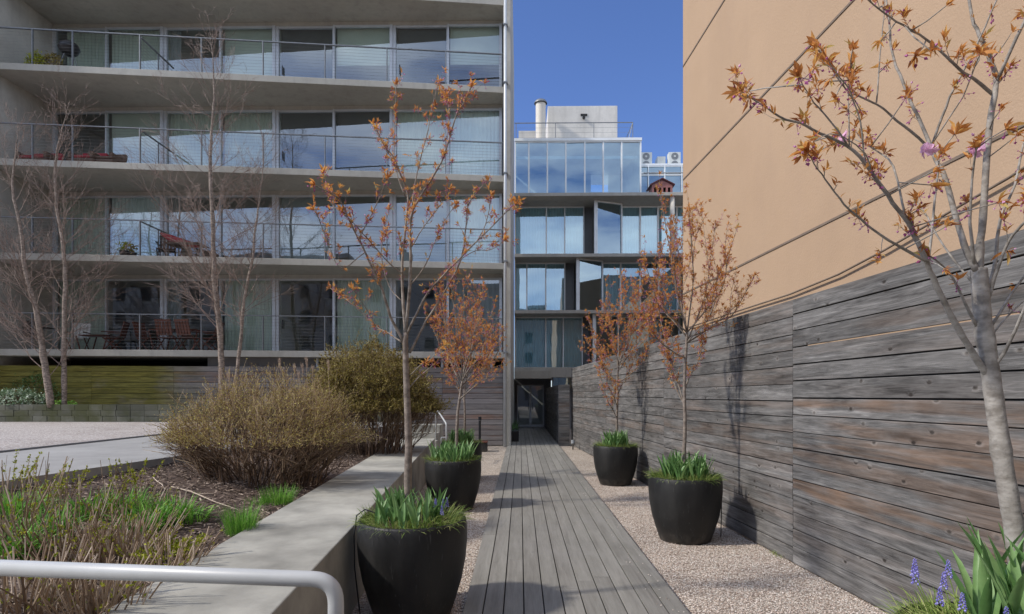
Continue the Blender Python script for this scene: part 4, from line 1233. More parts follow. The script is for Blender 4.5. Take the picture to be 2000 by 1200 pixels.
# near left tree
T = Tree(4.43, 23)
Pt = T.path([(799, 1010), (797, 940), (798, 870), (796, 800), (794, 740), (792, 690), (792, 650)], 0, 0)
Pt[0] = Vector((Pt[0].x, Pt[0].y, .62))
Q = T.smooth(Pt, 4, .002); T.tr.tube(Q, [.031 - .011 * i / (len(Q) - 1) for i in range(len(Q))], 12)
L1 = [
    ([(790, 672), (763, 620), (747, 567), (733, 537), (713, 493), (700, 467), (680, 427), (665, 392), (650, 380), (614, 362)], 0, -.35, .012, .003, 10),
    ([(792, 655), (788, 593), (785, 527), (790, 460), (797, 393), (790, 360), (770, 318), (746, 279), (727, 242)], 0, .25, .013, .003, 10),
    ([(793, 650), (800, 560), (802, 493), (802, 427), (821, 384), (845, 348), (869, 300), (890, 228), (905, 204), (920, 170)], 0, -.15, .013, .003, 12),
    ([(806, 400), (812, 350), (821, 312), (836, 255), (842, 219), (857, 160)], -.05, .2, .006, .0022, 10),
    ([(786, 350), (768, 306), (752, 288), (735, 252)], .1, -.1, .005, .002, 10),
    ([(792, 385), (772, 330), (770, 270), (772, 210), (773, 165)], .1, .3, .005, .002, 10),
    ([(794, 655), (820, 600), (840, 567), (867, 537), (893, 510), (933, 470), (967, 437), (1005, 398)], 0, -.45, .010, .0028, 9),
    ([(800, 690), (833, 627), (867, 573), (900, 507), (910, 440), (915, 400), (932, 375), (952, 352)], 0, .3, .010, .0025, 10),
    ([(801, 487), (830, 440), (863, 397), (880, 370)], 0, .15, .005, .002, 10),
    ([(786, 670), (760, 652), (733, 637), (687, 593), (645, 563)], 0, .25, .0075, .0025, 10),
    ([(733, 637), (713, 600), (690, 567)], .12, .0, .004, .002, 10),
    ([(786, 535), (763, 517), (727, 477), (700, 447), (670, 415)], 0, -.25, .006, .002, 10),
    ([(800, 735), (820, 715), (843, 700), (867, 675)], 0, -.2, .005, .002, 7),
    ([(797, 760), (820, 735), (847, 713), (880, 690)], 0, .2, .005, .002, 7),
    ([(713, 493), (667, 525), (643, 483), (628, 440), (613, 410)], -.15, -.3, .004, .002, 10),
    ([(680, 427), (650, 400), (640, 370), (632, 336)], -.25, -.1, .004, .002, 11),
    ([(700, 467), (720, 430), (740, 390), (755, 350)], -.2, -.3, .005, .002, 10),
    ([(933, 470), (948, 440), (955, 410), (960, 385)], -.35, -.3, .004, .002, 10),
    ([(900, 507), (930, 490), (960, 488), (985, 470)], .1, .0, .004, .002, 10),
    ([(788, 590), (760, 560), (745, 500), (750, 450), (760, 410)], .05, .3, .005, .002, 9),
    ([(800, 560), (830, 520), (850, 470), (870, 430), (890, 400)], .0, .3, .005, .002, 9),
    ([(869, 300), (875, 260), (878, 220), (870, 190)], -.1, .1, .003, .0018, 12),
]
for px_l, a, b_, r0, r1, dn in L1:
    P_ = T.path(px_l, a, b_); Q = T.limb(P_, r0, r1, n=7); rr = T.pts[-1][1]
    T.dress(Q, rr, dn * 2.6, (.03, .15), .8, .55, .22)
    T.cluster(Q[-1], Q[-1] - Q[-2], 1.05, 9, .7)
T.finish((Pt[0].x, Pt[0].y, .62), 'tall young cherry tree with sparse bronze leaves in the nearest left pot')

# farther cherry trees: trunk and crotch traced, crown fanned to listed tips
def vase(Y, seed, trunk, r, tips, label, dens, sc=1.15, sub=2, bl=.5, spread=.45):
    T = Tree(Y, seed)
    Pt = T.path(trunk, 0, 0); Pt[0] = Vector((Pt[0].x, Pt[0].y, .62))
    Q = T.smooth(Pt, 4, .003); T.tr.tube(Q, [r - r * .4 * i / (len(Q) - 1) for i in range(len(Q))], 9)
    top = trunk[-1]
    for (px, py, st) in tips:
        # start point along trunk fraction st
        i = int(st * (len(Q) - 1)); p0 = Q[i]
        e = at(px, py, Y + random.uniform(-spread, spread))
        mid = p0.lerp(e, .5) + Vector((0, 0, -.06 * (e - p0).length)) + (Vector((e.x - p0.x, e.y - p0.y, 0)) * .12) + rv(.04)
        q1 = p0.lerp(mid, .5) + rv(.03); q2 = mid.lerp(e, .5) + rv(.03)
        LQ = T.limb([p0, q1, mid, q2, e], r * .42, .003, n=6); rr = T.pts[-1][1]
        T.dress(LQ, rr, dens * 2.2, (.06, .26), sc, bl, .18)
        T.cluster(LQ[-1], LQ[-1] - LQ[-2], sc * 1.2, 8, bl)
        for _ in range(sub):
            j = random.randint(len(LQ) // 4, len(LQ) * 3 // 4); s_ = LQ[j]; d = (LQ[j+1] - LQ[j]).normalized()
            d = (d + rv(.65) + Vector((0, 0, .3))).normalized(); L = (e - p0).length * random.uniform(.3, .5)
            SQ = T.limb([s_, s_ + d * L * .5 + rv(.03), s_ + d * L + rv(.04)], rr[j] * .6, .002, n=4); T.dress(SQ, T.pts[-1][1], dens * 2.0, (.05, .2), sc, bl, .2)
    return T.finish((Pt[0].x, Pt[0].y, .62), label)
vase(6.78, 31, [(1338, 945), (1336, 880), (1338, 820), (1336, 765), (1339, 700), (1342, 650)], .024,
     [(1290, 380, 1), (1312, 440, 1), (1352, 410, 1), (1398, 440, .9), (1440, 445, 1), (1475, 537, .9), (1442, 592, .95), (1265, 545, .95), (1258, 510, 1), (1285, 600, .5), (1378, 640, .6), (1300, 660, .5), (1325, 520, 1), (1420, 500, 1), (1265, 620, .8), (1400, 560, .9)],
     'young cherry tree with bronze leaves in the middle right pot against the fence', 15, .88, 2, .38, .5)
vase(10.97, 37, [(1206, 860), (1205, 820), (1206, 775), (1206, 740), (1208, 715)], .026,
     [(1150, 625, .7), (1165, 660, .6), (1185, 560, .9), (1215, 535, 1), (1245, 560, 1), (1268, 600, .9), (1290, 510, 1), (1258, 520, 1), (1195, 600, 1), (1230, 620, 1), (1275, 660, .7), (1170, 720, .3), (1240, 700, .5), (1300, 570, 1), (1180, 690, .4)],
     'bushy young cherry tree with bronze leaves in the farthest pot on the right', 15, 1.0, 2, .38, .6)
vase(8.57, 41, [(891, 870), (893, 820), (899, 770), (903, 745)], .026,
     [(845, 640, .8), (860, 560, 1), (880, 530, 1), (915, 545, 1), (945, 560, 1), (975, 610, .9), (985, 660, .8), (870, 610, 1), (930, 600, 1), (900, 590, 1), (850, 600, .9), (960, 690, .6), (955, 640, 1)],
     'bronze leaved cherry tree with dense upright crown in the second left pot', 13, .9, 2, .4, .55)
vase(11.6, 43, [(907, 860), (908, 810), (907, 770), (910, 740)], .024,
     [(865, 600, .9), (880, 660, .8), (905, 560, 1), (940, 575, 1), (968, 590, 1), (980, 640, .9), (925, 640, 1), (950, 700, .7), (870, 690, .5)],
     'bronze leaved cherry tree in the farthest round left pot, behind a similar one', 12, 1.0, 2, .4, .6)

# ------------------------------------------------------------------ birches
def birch(Y, seed, trunk, r, label, nbr, Lmax, first=.12, lean=None):
    random.seed(seed)
    tr = MB(); tw = MB()
    P = [at(px, py, Y) for px, py in trunk]
    sm_ = Tree(Y, seed).smooth(P, 4, .012)
    n = len(sm_); tr.tube(sm_, [max(.006, .76 * r * (1 - i / (n - 1)) ** .8) * random.uniform(.9, 1.12) for i in range(n)], 9)
    def shoot(p, d, L, r_, lev):
        k = 5; Pp = [Vector(p)]; d = Vector(d).normalized()
        for i in range(k):
            d = (d + rv(.16) + Vector((0, 0, .05 if lev < 2 else -.02))).normalized(); Pp.append(Pp[-1] + d * L / k)
        tw.tone = random.random()
        tw.tube(Pp, [r_ * (1 - .7 * i / k) for i in range(k + 1)], 4 if lev == 0 else 3, False)
        if lev < 2:
            m = int(L * (7 if lev == 0 else 5)) + 2
            for _ in range(m):
                j = random.randint(1, k - 1); b0 = Pp[j].lerp(Pp[j+1], random.random()); dd_ = (Pp[j+1] - Pp[j]).normalized()
                v = (dd_ * .9 + rv(.62)).normalized()
                shoot(b0, v, L * random.uniform(.22, .5), max(.0034, r_ * .5), lev + 1)
    for i in range(nbr):
        t = first + (1 - first) * (i + random.random()) / nbr
        j = min(int(t * (n - 1)), n - 2); p = sm_[j].lerp(sm_[j+1], random.random())
        a = random.uniform(0, 6.283); up = random.uniform(.25, .9) + .5 * t
        L = Lmax * (1 - .72 * t) * random.uniform(.5, 1.1)
        shoot(p, (math.cos(a), math.sin(a) * .8, up), L, .004 + .010 * (1 - t), 0)
    b0 = P[0]
    t_ = thing('birch_tree', b0, label, 'tree', 'bare birches at the foot of the building')
    obj('trunk', tr, M['bark_birch'], t_, smooth=True); obj('twigs', tw, M['twig_birch'], t_)
YBI = 17.0
birch(YBI - .15, 51, [(100, 796), (90, 730), (80, 660), (66, 590), (50, 530), (40, 450), (25, 370), (30, 300), (38, 250)], .125, 'leftmost leaning birch with flaking pinkish bark and bare twigs', 50, 3.2)
birch(YBI, 52, [(125, 796), (126, 720), (125, 640), (128, 560), (124, 480), (112, 420), (108, 350), (112, 290), (125, 240), (135, 200)], .10, 'straight slim birch just right of the leftmost leaning one', 46, 3.0)
birch(YBI, 53, [(433, 796), (433, 715), (429, 640), (420, 560), (417, 480), (414, 400), (411, 330), (413, 260), (418, 190), (416, 120), (410, 70)], .12, 'tallest bare birch in front of the balconies, behind the brown bush', 66, 3.2, .18)
birch(YBI, 54, [(452, 796), (466, 700), (473, 630), (480, 570), (492, 510), (500, 440), (508, 380), (514, 320), (512, 260)], .075, 'thin leaning birch beside the tallest one, right of it', 40, 2.3, .18)
# ground cover and variegated shrub in the raised bed
def leafball(name, c, rx, ry, rz, n, L, mat, label, cat, group=None, stems=True, stemmat='bush_stem', seed=1):
    random.seed(seed)
    t = thing(name, (c[0], c[1], c[2]), label, cat, group)
    lf = MB(); sm_ = MB()
    for _ in range(n):
        a = random.uniform(0, 6.283); ph = math.acos(random.uniform(0, 1)); r_ = random.uniform(.5, 1.0) ** .5 * random.uniform(.85, 1.08)
        p = Vector((c[0] + rx * r_ * math.sin(ph) * math.cos(a), c[1] + ry * r_ * math.sin(ph) * math.sin(a), c[2] + rz * r_ * math.cos(ph)))
        lf.leaf(p, rv(1) + Vector((0, 0, .4)), rv(1) + Vector((0, 0, 1)), L * random.uniform(.6, 1.3), L * .55, .2, .2, random.random())
    if stems:
        for _ in range(n // 12):
            a = random.uniform(0, 6.283); ph = math.acos(random.uniform(0, 1))
            e = Vector((c[0] + rx * .9 * math.sin(ph) * math.cos(a), c[1] + ry * .9 * math.sin(ph) * math.sin(a), c[2] + rz * .9 * math.cos(ph)))
            sm_.tube([Vector(c) + rv(.08) * Vector((1, 1, 0)).length * .5, Vector(c).lerp(e, .5) + rv(.05), e], [.006, .004, .003], 3, False)
        obj('stems', sm_, M[stemmat], t)
    obj('leaves', lf, M[mat], t)
leafball('variegated_shrub', (xat(28, 16.9), 16.95, 1.36), 1.0, .4, .50, 1500, .085, 'euonymus', 'low white and green variegated shrub at the left edge on the block wall', 'shrub', seed=61)
leafball('ground_cover', (xat(112, 17.0), 17.1, 1.36), .5, .3, .16, 260, .06, 'lily_leaf', 'small low green plant between the two left birch trunks', 'plant', seed=62)
leafball('ivy_patch', (XL + 1.0, 17.75, 1.4), 1.0, .12, .95, 900, .07, 'tulip_leaf', 'dull green climber on the mossy cladding at the far left', 'climber', seed=63)

# ------------------------------------------------------------------ bushes
def bush(c, rx, ry, rz, n, stemmat, budmat, label, seed, bud=3, bl=.022, sr=.006, inner=.45, nsec=5, nter=5, droop=.0):
    random.seed(seed)
    t = thing('twiggy_bush', c, label, 'bush', 'round twiggy bushes in the planting bed')
    st_ = MB(); bd = MB(); c = Vector(c)
    def surf(a, ph):
        rr_ = random.uniform(.80, 1.04) + .10 * MN.noise(Vector((math.cos(a) * 1.6, math.sin(a) * 1.6, ph * 1.6 + seed)))
        return c + Vector((rx * rr_ * math.sin(ph) * math.cos(a), ry * rr_ * math.sin(ph) * math.sin(a), rz * (.16 + .84 * rr_ * math.cos(ph))))
    def wig(p0, p1, k, w, bow=0):
        out = [p0.copy()]
        for i in range(1, k):
            f_ = i / k; out.append(p0.lerp(p1, f_) + rv(w) + Vector((0, 0, bow * math.sin(math.pi * f_))))
        out.append(p1.copy()); return out
    for _ in range(n):
        a = random.uniform(0, 6.283); ph = math.acos(1 - random.random() * .97)
        base = c + Vector((math.cos(a) * random.random() ** .6 * inner * rx, math.sin(a) * random.random() ** .6 * inner * ry, -.03))
        e = surf(a, ph); tip = base.lerp(e, .62) + Vector((0, 0, .04 * rz))
        P = wig(base, tip, 4, .02, .05 * rz)
        st_.tone = random.random() * .5
        st_.tube(P, [sr * random.uniform(.9, 1.4) * (1 - .14 * i) for i in range(5)], 4, False)
        for k in range(nsec):
            s0 = P[random.choice((2, 3, 3, 4))] + rv(.004)
            e2 = surf(a + random.gauss(0, .30), min(1.56, max(.02, ph + random.gauss(0, .22))))
            e2 = s0.lerp(e2, random.uniform(.72, 1.0)); e2.z = max(e2.z, c.z + rz * random.uniform(.28, .45))
            Q = wig(s0, e2, 4, .022, .03 * rz); st_.tone = random.random() * .8
            st_.tube(Q, [sr * .5, sr * .45, sr * .36, sr * .28, sr * .2], 3, False)
            for m_ in range(nter):
                w_ = random.uniform(.25, 1); i = min(3, int(w_ * 4)); p = Q[i].lerp(Q[i+1], w_ * 4 - i)
                if p.z < c.z + .36 * rz: continue
                d = ((Q[i+1] - Q[i]).normalized() + rv(.9) + Vector((0, 0, .35))).normalized(); L = random.uniform(.05, .20)
                f1 = p + d * L * .5 + rv(.010); f2 = p + d * L + rv(.02)
                st_.tone = .3 + random.random() * .7  # outer twigs toned lighter, the lit look of the tips put into the colour
                st_.tube([p, f1, f2], [sr * .24, sr * .2, sr * .14], 3, False)
                for j in range(bud):
                    b0 = (p.lerp(f1, random.random()) if j % 2 else f1.lerp(f2, random.random()))
                    bd.leaf(b0, d + rv(.9), rv(1), bl * random.uniform(.5, 1.3), bl * .5, .2, 0, random.random())
    obj('stems', st_, M[stemmat], t); obj('buds', bd, M[budmat], t)
bush((-2.93, 6.75, .62), 1.27, 1.02, 1.36, 230, 'bush_stem', 'bush_bud', 'large round bare brown bush with fine tan twig tips, nearer one in the bed', 71, 4, .018, .007, .55, 6, 7)
bush((-2.62, 10.4, .62), 1.34, 1.2, 2.06, 240, 'bush_stem', 'olive_leaf', 'denser olive green domed bush behind the brown one', 72, 7, .034, .006, .5, 8, 9)
bush((-3.9, 9.3, .7), .8, .8, 1.10, 70, 'dead_stem', 'bush_bud', 'smaller tan bush partly hidden behind the large brown one', 73, 2, .02, .006, .5, 5, 6)
# plumes of dry ornamental grass behind the bushes
random.seed(75)
t = thing('ornamental_grass', at(575, 800, 9.6), 'dry ornamental grass with pale beige feathery plumes rising behind the bushes', 'ornamental grass')
st_ = MB(); pl_ = MB()
for px, py in [(545, 703), (552, 722), (575, 715), (590, 712), (598, 700), (430, 722), (610, 716), (583, 728), (560, 735), (445, 728), (640, 705)]:
    e = at(px, py, 9.5 + random.uniform(-.3, .3)); b0 = Vector((e.x + random.uniform(-.1, .15), e.y, .7))
    st_.tube([b0, b0.lerp(e, .6) + rv(.03), e], [.004, .003, .002], 4)
    for k in range(120):
        tt = random.random(); p = e + Vector((0.02 * tt, 0, -.16 * tt)) + rv(.022 * (1.2 - tt)); pl_.leaf(p, Vector((random.uniform(-.6, .6), random.uniform(-.6, .6), 1)), rv(1), .03, .006, .2, .2, random.random())
obj('stems', st_, M['dead_stem'], t); obj('plumes', pl_, M['plume'], t)

# ------------------------------------------------------------------ near bed plants
def on_bed(px, py, z=.66):
    for _ in range(6):
        d = (CAMZ - z) * F / (py - 773); p = at(px, py, d); z = bedz(p.x, p.y)
    return Vector((p.x, p.y, z))
def stubs(px, py, n, H, label, seed, rad=.16, fan=.5, leafy=0, sr=.0042, tone=None):
    random.seed(seed); c = on_bed(px, py)
    t = thing('cut_back_shrub', c, label, 'shrub', 'cut back shrubs at the front of the bed')
    st_ = MB(); lf = MB()
    for _ in range(n):
        a = random.uniform(0, 6.283); r_ = rad * math.sqrt(random.random()); b0 = c + Vector((r_ * math.cos(a), r_ * math.sin(a), -.02))
        h = H * random.uniform(.35, 1.1); d = Vector((math.cos(a) * fan * r_ / rad + random.uniform(-.25, .25), math.sin(a) * fan * r_ / rad + random.uniform(-.25, .25), 1)).normalized()
        P = [b0, b0 + d * h * .5 + rv(.012), b0 + d * h + rv(.02)]
        st_.tone = min(1, max(0, random.gauss(.45, .27))) if tone is None else tone * random.uniform(.5, 1.5)
        s_ = sr * random.uniform(.7, 1.6)
        st_.tube(P, [s_, s_ * .85, s_ * .6], 5)
        if random.random() < .35:
            e = P[1] + (d + rv(.5)).normalized() * h * .35; st_.tube([P[1], e], [s_ * .6, s_ * .35], 4)
        for k in range(leafy if random.random() < .5 else 0):
            w_ = random.uniform(.3, 1); p = P[0].lerp(P[2], w_)
            for j in range(3): lf.leaf(p + rv(.006), rv(1) + Vector((0, 0, .9)), rv(1), random.uniform(.012, .03), .014, .25, .1, random.random())
    obj('stems', st_, M['dead_stem'], t)
    if lf.v: obj('leaves', lf, M['yellow_leaf'], t)
where = [
    (45, 1190, 110, .34, 'tan cut stems at the very bottom left, below the white rail', .2, .6, 1),
    (190, 1196, 120, .30, 'tan cut stems under the middle of the white rail, left of the concrete wall', .2, .6, 1),
    (120, 1090, 120, .34, 'dense sheaf of dry tan stems just above the white rail near the left edge', .22, .5, 2),
    (235, 1092, 130, .33, 'widest sheaf of dry tan stems above the white rail', .22, .7, 2),
    (330, 1110, 70, .24, 'dry fanning stems nearest the planter wall edge', .16, .9, 2),
    (10, 1060, 80, .38, 'brown stems cut by the left picture edge above the rail', .2, .4, 2),
    (150, 1020, 80, .36, 'thin brown stems behind the dry sheaves, left', .25, .4, 4),
    (260, 1010, 70, .30, 'thin brown stems among green blades, centre of the bed', .25, .5, 4),
    (40, 985, 60, .40, 'brown stems with yellow buds rising in front of the grey path, far left', .25, .35, 5),
    (330, 1010, 40, .22, 'sparse dry stems at the right end of the green blades', .2, .8, 2),
]
for i, (px, py, n, H, lb, rad, fan, lfy) in enumerate(where): stubs(px, py, int(n * (.65 if i in (5, 6, 7, 8, 9) else 1.05)), H, lb, 100 + i, rad, fan, lfy)
sp = [(30, 955, 'leftmost'), (120, 965, 'second from left'), (225, 968, 'third from left'), (262, 960, 'rightmost, near the bush')]
for i, (px, py, wd) in enumerate(sp):
    stubs(px, py, 9, .36, 'tall thin dark stems with yellow green leaves before the path, ' + wd, 130 + i, .10, .6, 12, .0028, .25)
def tuft(px, py, n, H, w, mat, label, seed, rad=.12, lean=.6, curl=1.2, name='grass_tuft', cat='grass tuft', grp='green tufts in the planting bed'):
    random.seed(seed); c = on_bed(px, py); mb = MB()
    for _ in range(n):
        a = random.uniform(0, 6.283); r_ = rad * math.sqrt(random.random())
        blade(mb, (c.x + r_ * math.cos(a), c.y + r_ * math.sin(a), c.z - .02), a + random.uniform(-.8, .8), random.uniform(.0, lean), H * random.uniform(.5, 1.15), w * random.uniform(.6, 1.3), random.random(), 4, curl * random.random())
    tag(obj(name, mb, M[mat], smooth=True), label, cat, grp)
tuft(470, 1045, 420, .24, .005, 'lily_leaf', 'bright green fine grass tuft against the planter wall edge', 141, .10, .4, .7)
tuft(545, 985, 380, .20, .005, 'lily_leaf', 'green grass tuft at the foot of the brown bush near the wall', 142, .14, .4, .7)
tuft(505, 985, 130, .10, .005, 'lily_leaf', 'short sparse green tuft between the two bright grass tufts', 145, .12, .6, .7)
for i, (px, py, lb) in enumerate([(330, 1020, 'rightmost arching daylily clump of the row'), (245, 1000, 'middle arching daylily clump behind dry stems'), (170, 1010, 'daylily clump left of the middle one, behind dry stems'), (90, 1050, 'daylily clump low behind the tan sheaf near the rail'), (15, 1090, 'daylily clump at the left picture edge by the rail'), (30, 1010, 'daylily clump at the left edge behind brown stems'), (280, 1035, 'low daylily clump in the centre just behind the widest sheaf'), (370, 1015, 'smallest daylily clump toward the brown bush')]):
    tuft(px, py, 210 if i < 7 else 90, .24 if i < 7 else .16, .014, 'lily_leaf', 'fresh green ' + lb, 150 + i, .14, .8, 1.6, 'daylily_clump', 'daylily', 'green daylily clumps in the bed')
def sprouts(px, py, label, seed, n=40, rad=.12, h=.08):
    random.seed(seed); c = on_bed(px, py); mb = MB()
    for _ in range(n):
        a = random.uniform(0, 6.283); r_ = rad * math.sqrt(random.random()); p = c + Vector((r_ * math.cos(a), r_ * math.sin(a), random.uniform(0, h)))
        for k in range(3): mb.leaf(p + rv(.01), rv(1) + Vector((0, 0, .8)), rv(1), random.uniform(.015, .03), .014, .2, .2, random.random())
    tag(obj('leafy_sprout', mb, M['yellow_leaf']), label, 'sprout', 'yellow green sprouts in the mulch')
sprouts(350, 1085, 'yellow green sprouts lying on the mulch beside the planter wall', 161, 130, .09)
sprouts(285, 1105, 'yellow green sprouts just above the white rail', 162, 60, .07)
sprouts(395, 1065, 'small yellow green sprout closest to the wall edge', 163, 22, .06)
# fallen twigs
random.seed(170)
for i, (pa, pb, lb) in enumerate([((335, 955), (465, 1000), 'long fallen pale twig lying on the mulch before the brown bush'), ((300, 935), (322, 960), 'short fallen twig on the mulch near the path'), ((385, 1075), (405, 1098), 'small pale twig near the planter wall')]):
    a, b_ = on_bed(*pa), on_bed(*pb); up = Vector((0, 0, .02))
    mb = MB(); mb.tone = .8; mb.tube([a + up, a.lerp(b_, .3) + up * 1.6 + rv(.01), a.lerp(b_, .7) + up * 1.5 + rv(.015), b_ + up], [.006, .005, .004, .002], 5)
    mb.tube([a.lerp(b_, .4) + up * 1.5, a.lerp(b_, .55) + up * 2 + Vector((.04, .06, .02))], [.003, .0015], 4)
    tag(obj('fallen_twig', mb, M['dead_stem']), lb, 'twig', 'fallen twigs on the mulch')
# small weed at the fence foot
random.seed(175); mb = MB(); yw_ = 6.1; xw_ = FX(yw_) - .04
for _ in range(50): blade(mb, (xw_ + random.uniform(-.04, .03), yw_ + random.uniform(-.12, .12), 0), random.uniform(0, 6.28), random.uniform(.2, 1.2), random.uniform(.03, .09), .003, random.random())
tag(obj('weed', mb, M['grass_leaf']), 'tiny yellow green weed growing at the foot of the fence', 'weed')

# ------------------------------------------------------------------ balcony furniture
def on_floor(px, lvl, Y): return Vector((xat(px, Y), Y, LV[lvl]))
def kettle_grill(p, label):
    t = thing('kettle_grill', p, label, 'grill')
    x, y, z = p
    mb = MB(); mb.lathe([(0, .52), (.15, .55), (.24, .63), (.28, .74)], (x, y, z), 20); obj('bowl', mb, M['black'], t, smooth=True)
    mb = MB(); mb.lathe([(.29, .74), (.29, .76), (.25, .87), (.14, .95), (0, .97)], (x, y, z), 20); obj('lid', mb, M['black'], t, smooth=True)
    for a in (0, 2.1, 4.2):
        mb = MB(); mb.tube([(x + .12 * math.cos(a), y + .12 * math.sin(a), z + .58), (x + .3 * math.cos(a), y + .3 * math.sin(a), z)], .012, 6); obj('leg', mb, M['steel'], t)
    mb = MB(); mb.tube([(x + .06, y, z + .96), (x + .06, y, z + 1.0), (x - .06, y, z + 1.0), (x - .06, y, z + .96)], .01, 6); obj('handle', mb, M['black'], t)
kettle_grill(on_floor(135, 3, YF(xat(135, 17.9)) + .42), 'round black kettle grill on the top balcony by the railing')
def gas_grill(p, label):
    t = thing('gas_grill', p, label, 'grill'); x, y, z = p
    mb = MB(); mb.box(x - .38, x + .38, y - .25, y + .25, z + .55, z + .78); obj('firebox', mb, M['black'], t, bevel=.02)
    mb = MB(); n = 8; poly = [(-.25, 0)] + [(-.25 * math.cos(math.pi * k / n), .24 * math.sin(math.pi * k / n)) for k in range(1, n)] + [(.25, 0)]
    vs = [(x + sx_, y + a, z + .785 + b_) for sx_ in (-.37, .37) for a, b_ in poly]; m = len(poly)
    mb.add(vs, [tuple(reversed(range(m))), tuple(range(m, 2*m))] + [(i, (i+1) % m, m + (i+1) % m, m + i) for i in range(m)]); obj('lid', mb, M['black'], t)
    mb = MB()
    for s_ in (-1, 1): mb.box(x + s_ * .62 - .22, x + s_ * .62 + .22, y - .2, y + .2, z + .76, z + .79)
    obj('side_shelf', mb, M['black'], t)
    for s_ in (-.3, .3):
        mb = MB(); mb.tube([(x - s_, y, z + .55), (x + s_, y, z)], .018, 6); obj('leg', mb, M['steel'], t)
gas_grill(on_floor(47, 0, 18.8), 'black gas grill on crossed legs, lowest balcony far left')
def chair(p, rz, mat, label, kind='fold', grp=None):
    t = thing('balcony_chair', p, label, 'chair', grp or 'chairs on the balconies')
    def w_(v):
        c_, s_ = math.cos(rz), math.sin(rz); return Vector((p[0] + v[0]*c_ - v[1]*s_, p[1] + v[0]*s_ + v[1]*c_, p[2] + v[2]))
    def vbox(mb, o, a, b_, c__):
        o_ = w_(o); mb.obox(o_, w_((o[0]+a[0], o[1]+a[1], o[2]+a[2])) - o_, w_((o[0]+b_[0], o[1]+b_[1], o[2]+b_[2])) - o_, w_((o[0]+c__[0], o[1]+c__[1], o[2]+c__[2])) - o_)
    mb = MB()
    for k in range(6): vbox(mb, (-.24, -.24 + k * .08, .43), (.48, 0, 0), (0, .065, 0), (0, 0, .025))
    obj('seat', mb, M[mat], t)
    mb = MB()
    for k in range(5): vbox(mb, (-.24 + k * .1, .24, .50), (.08, 0, 0), (0, .12, .45), (0, .02, -.005))
    vbox(mb, (-.25, .36, .93), (.5, 0, 0), (0, .03, 0), (0, 0, .06)); obj('backrest', mb, M[mat], t)
    fm = 'teak' if mat in ('teak', 'white_fabric') else 'black'
    for sx_ in (-.25, .25):
        mb = MB(); mb.tube([w_((sx_, -.25, 0)), w_((sx_, .22, .5))], .018, 5); obj('leg', mb, M[fm], t)
        mb = MB(); mb.tube([w_((sx_, .28, 0)), w_((sx_, -.22, .46))], .018, 5); obj('leg', mb, M[fm], t)
        mb = MB(); vbox(mb, (sx_ - .025, -.26, .63), (.05, 0, 0), (0, .52, 0), (0, 0, .025)); obj('armrest', mb, M[fm], t)
def table(p, L, Wd, H, mat, label, name='balcony_table'):
    t = thing(name, p, label, 'table'); x, y, z = p
    mb = MB()
    for k in range(8): mb.box(x - L/2, x + L/2, y - Wd/2 + k * Wd/8, y - Wd/2 + (k + .85) * Wd/8, z + H - .03, z + H)
    obj('tabletop', mb, M[mat], t)
    for a in (-1, 1):
        for b_ in (-1, 1):
            mb = MB(); mb.tube([(x + a * L * .42, y + b_ * Wd * .42, z), (x + a * L * .42 - a * b_ * .15, y + b_ * Wd * .42, z + H - .03)], .022, 5); obj('leg', mb, M[mat], t)
# lowest balcony
chair(on_floor(152, 0, 18.9), .3, 'white_fabric', 'white backed folding chair on the lowest balcony behind the slim birch')
table(on_floor(190, 0, 18.9), .85, .6, .55, 'teak', 'small red brown table on the lowest balcony between white chair and folding chair')
chair(on_floor(222, 0, 18.9), -1.3, 'teak', 'red brown folding chair turned sideways, lowest balcony left of divider')
chair(on_floor(290, 0, 19.0), 1.4, 'teak', 'red brown wooden chair just right of the divider, lowest balcony')
table(on_floor(350, 0, 19.0), 1.5, .8, .72, 'teak', 'long brown dining table on the lowest balcony', 'dining_table')
chair(on_floor(330, 0, 18.65), 3.2, 'teak', 'wooden chair in front of the dining table on the lowest balcony, left one')
chair(on_floor(370, 0, 18.65), 3.0, 'teak', 'wooden chair in front of the dining table on the lowest balcony, right one')
chair(on_floor(408, 0, 19.0), -1.5, 'teak', 'wooden chair at the right end of the dining table beside the tall birch')
# second balcony
def leafy_pot(p, label, s_=1.0, mat='olive_leaf', seed=1):
    random.seed(seed); t = thing('potted_plant', p, label, 'potted plant', 'potted plants on the balconies'); x, y, z = p
    mb = MB(); mb.lathe([(0, .01), (.12 * s_, .01), (.17 * s_, .3 * s_), (.15 * s_, .3 * s_), (.14 * s_, .26 * s_), (0, .26 * s_)], (x, y, z), 16); obj('pot', mb, M['black'], t)
    lf = MB()
    for _ in range(int(130 * s_)): lf.leaf(Vector((x, y, z + .42 * s_)) + rv(.17 * s_), rv(1) + Vector((0, 0, .5)), rv(1), .09, .045, .2, .2, random.random())
    obj('leaves', lf, M[mat], t)
leafy_pot(on_floor(243, 1, 18.3), 'yellow green potted plant on the second balcony left of the divider', .85, 'yellow_leaf', 181)
leafy_pot(on_floor(258, 1, 18.45), 'small dark potted plant touching the divider post, second balcony', .8, 'olive_leaf', 182)
chair(on_floor(325, 1, 19.0), .4, 'wicker', 'brown balcony chair under the folded red umbrella, second balcony')
t = thing('folded_umbrella', on_floor(318, 1, 18.8), 'dark red folded patio umbrella lying over chairs on the second balcony', 'umbrella')
p = on_floor(312, 1, 18.8); mb = MB(); mb.tube([p + Vector((0, 0, 0)), p + Vector((.05, 0, 1.05))], .02, 6); obj('pole', mb, M['black'], t)
mb = MB(); mb.tube([p + Vector((.02, 0, .95)), p + Vector((.35, 0, .78)), p + Vector((.9, .05, .62)), p + Vector((1.3, .05, .5))], [.03, .12, .1, .04], 8); obj('canopy', mb, M['red'], t)
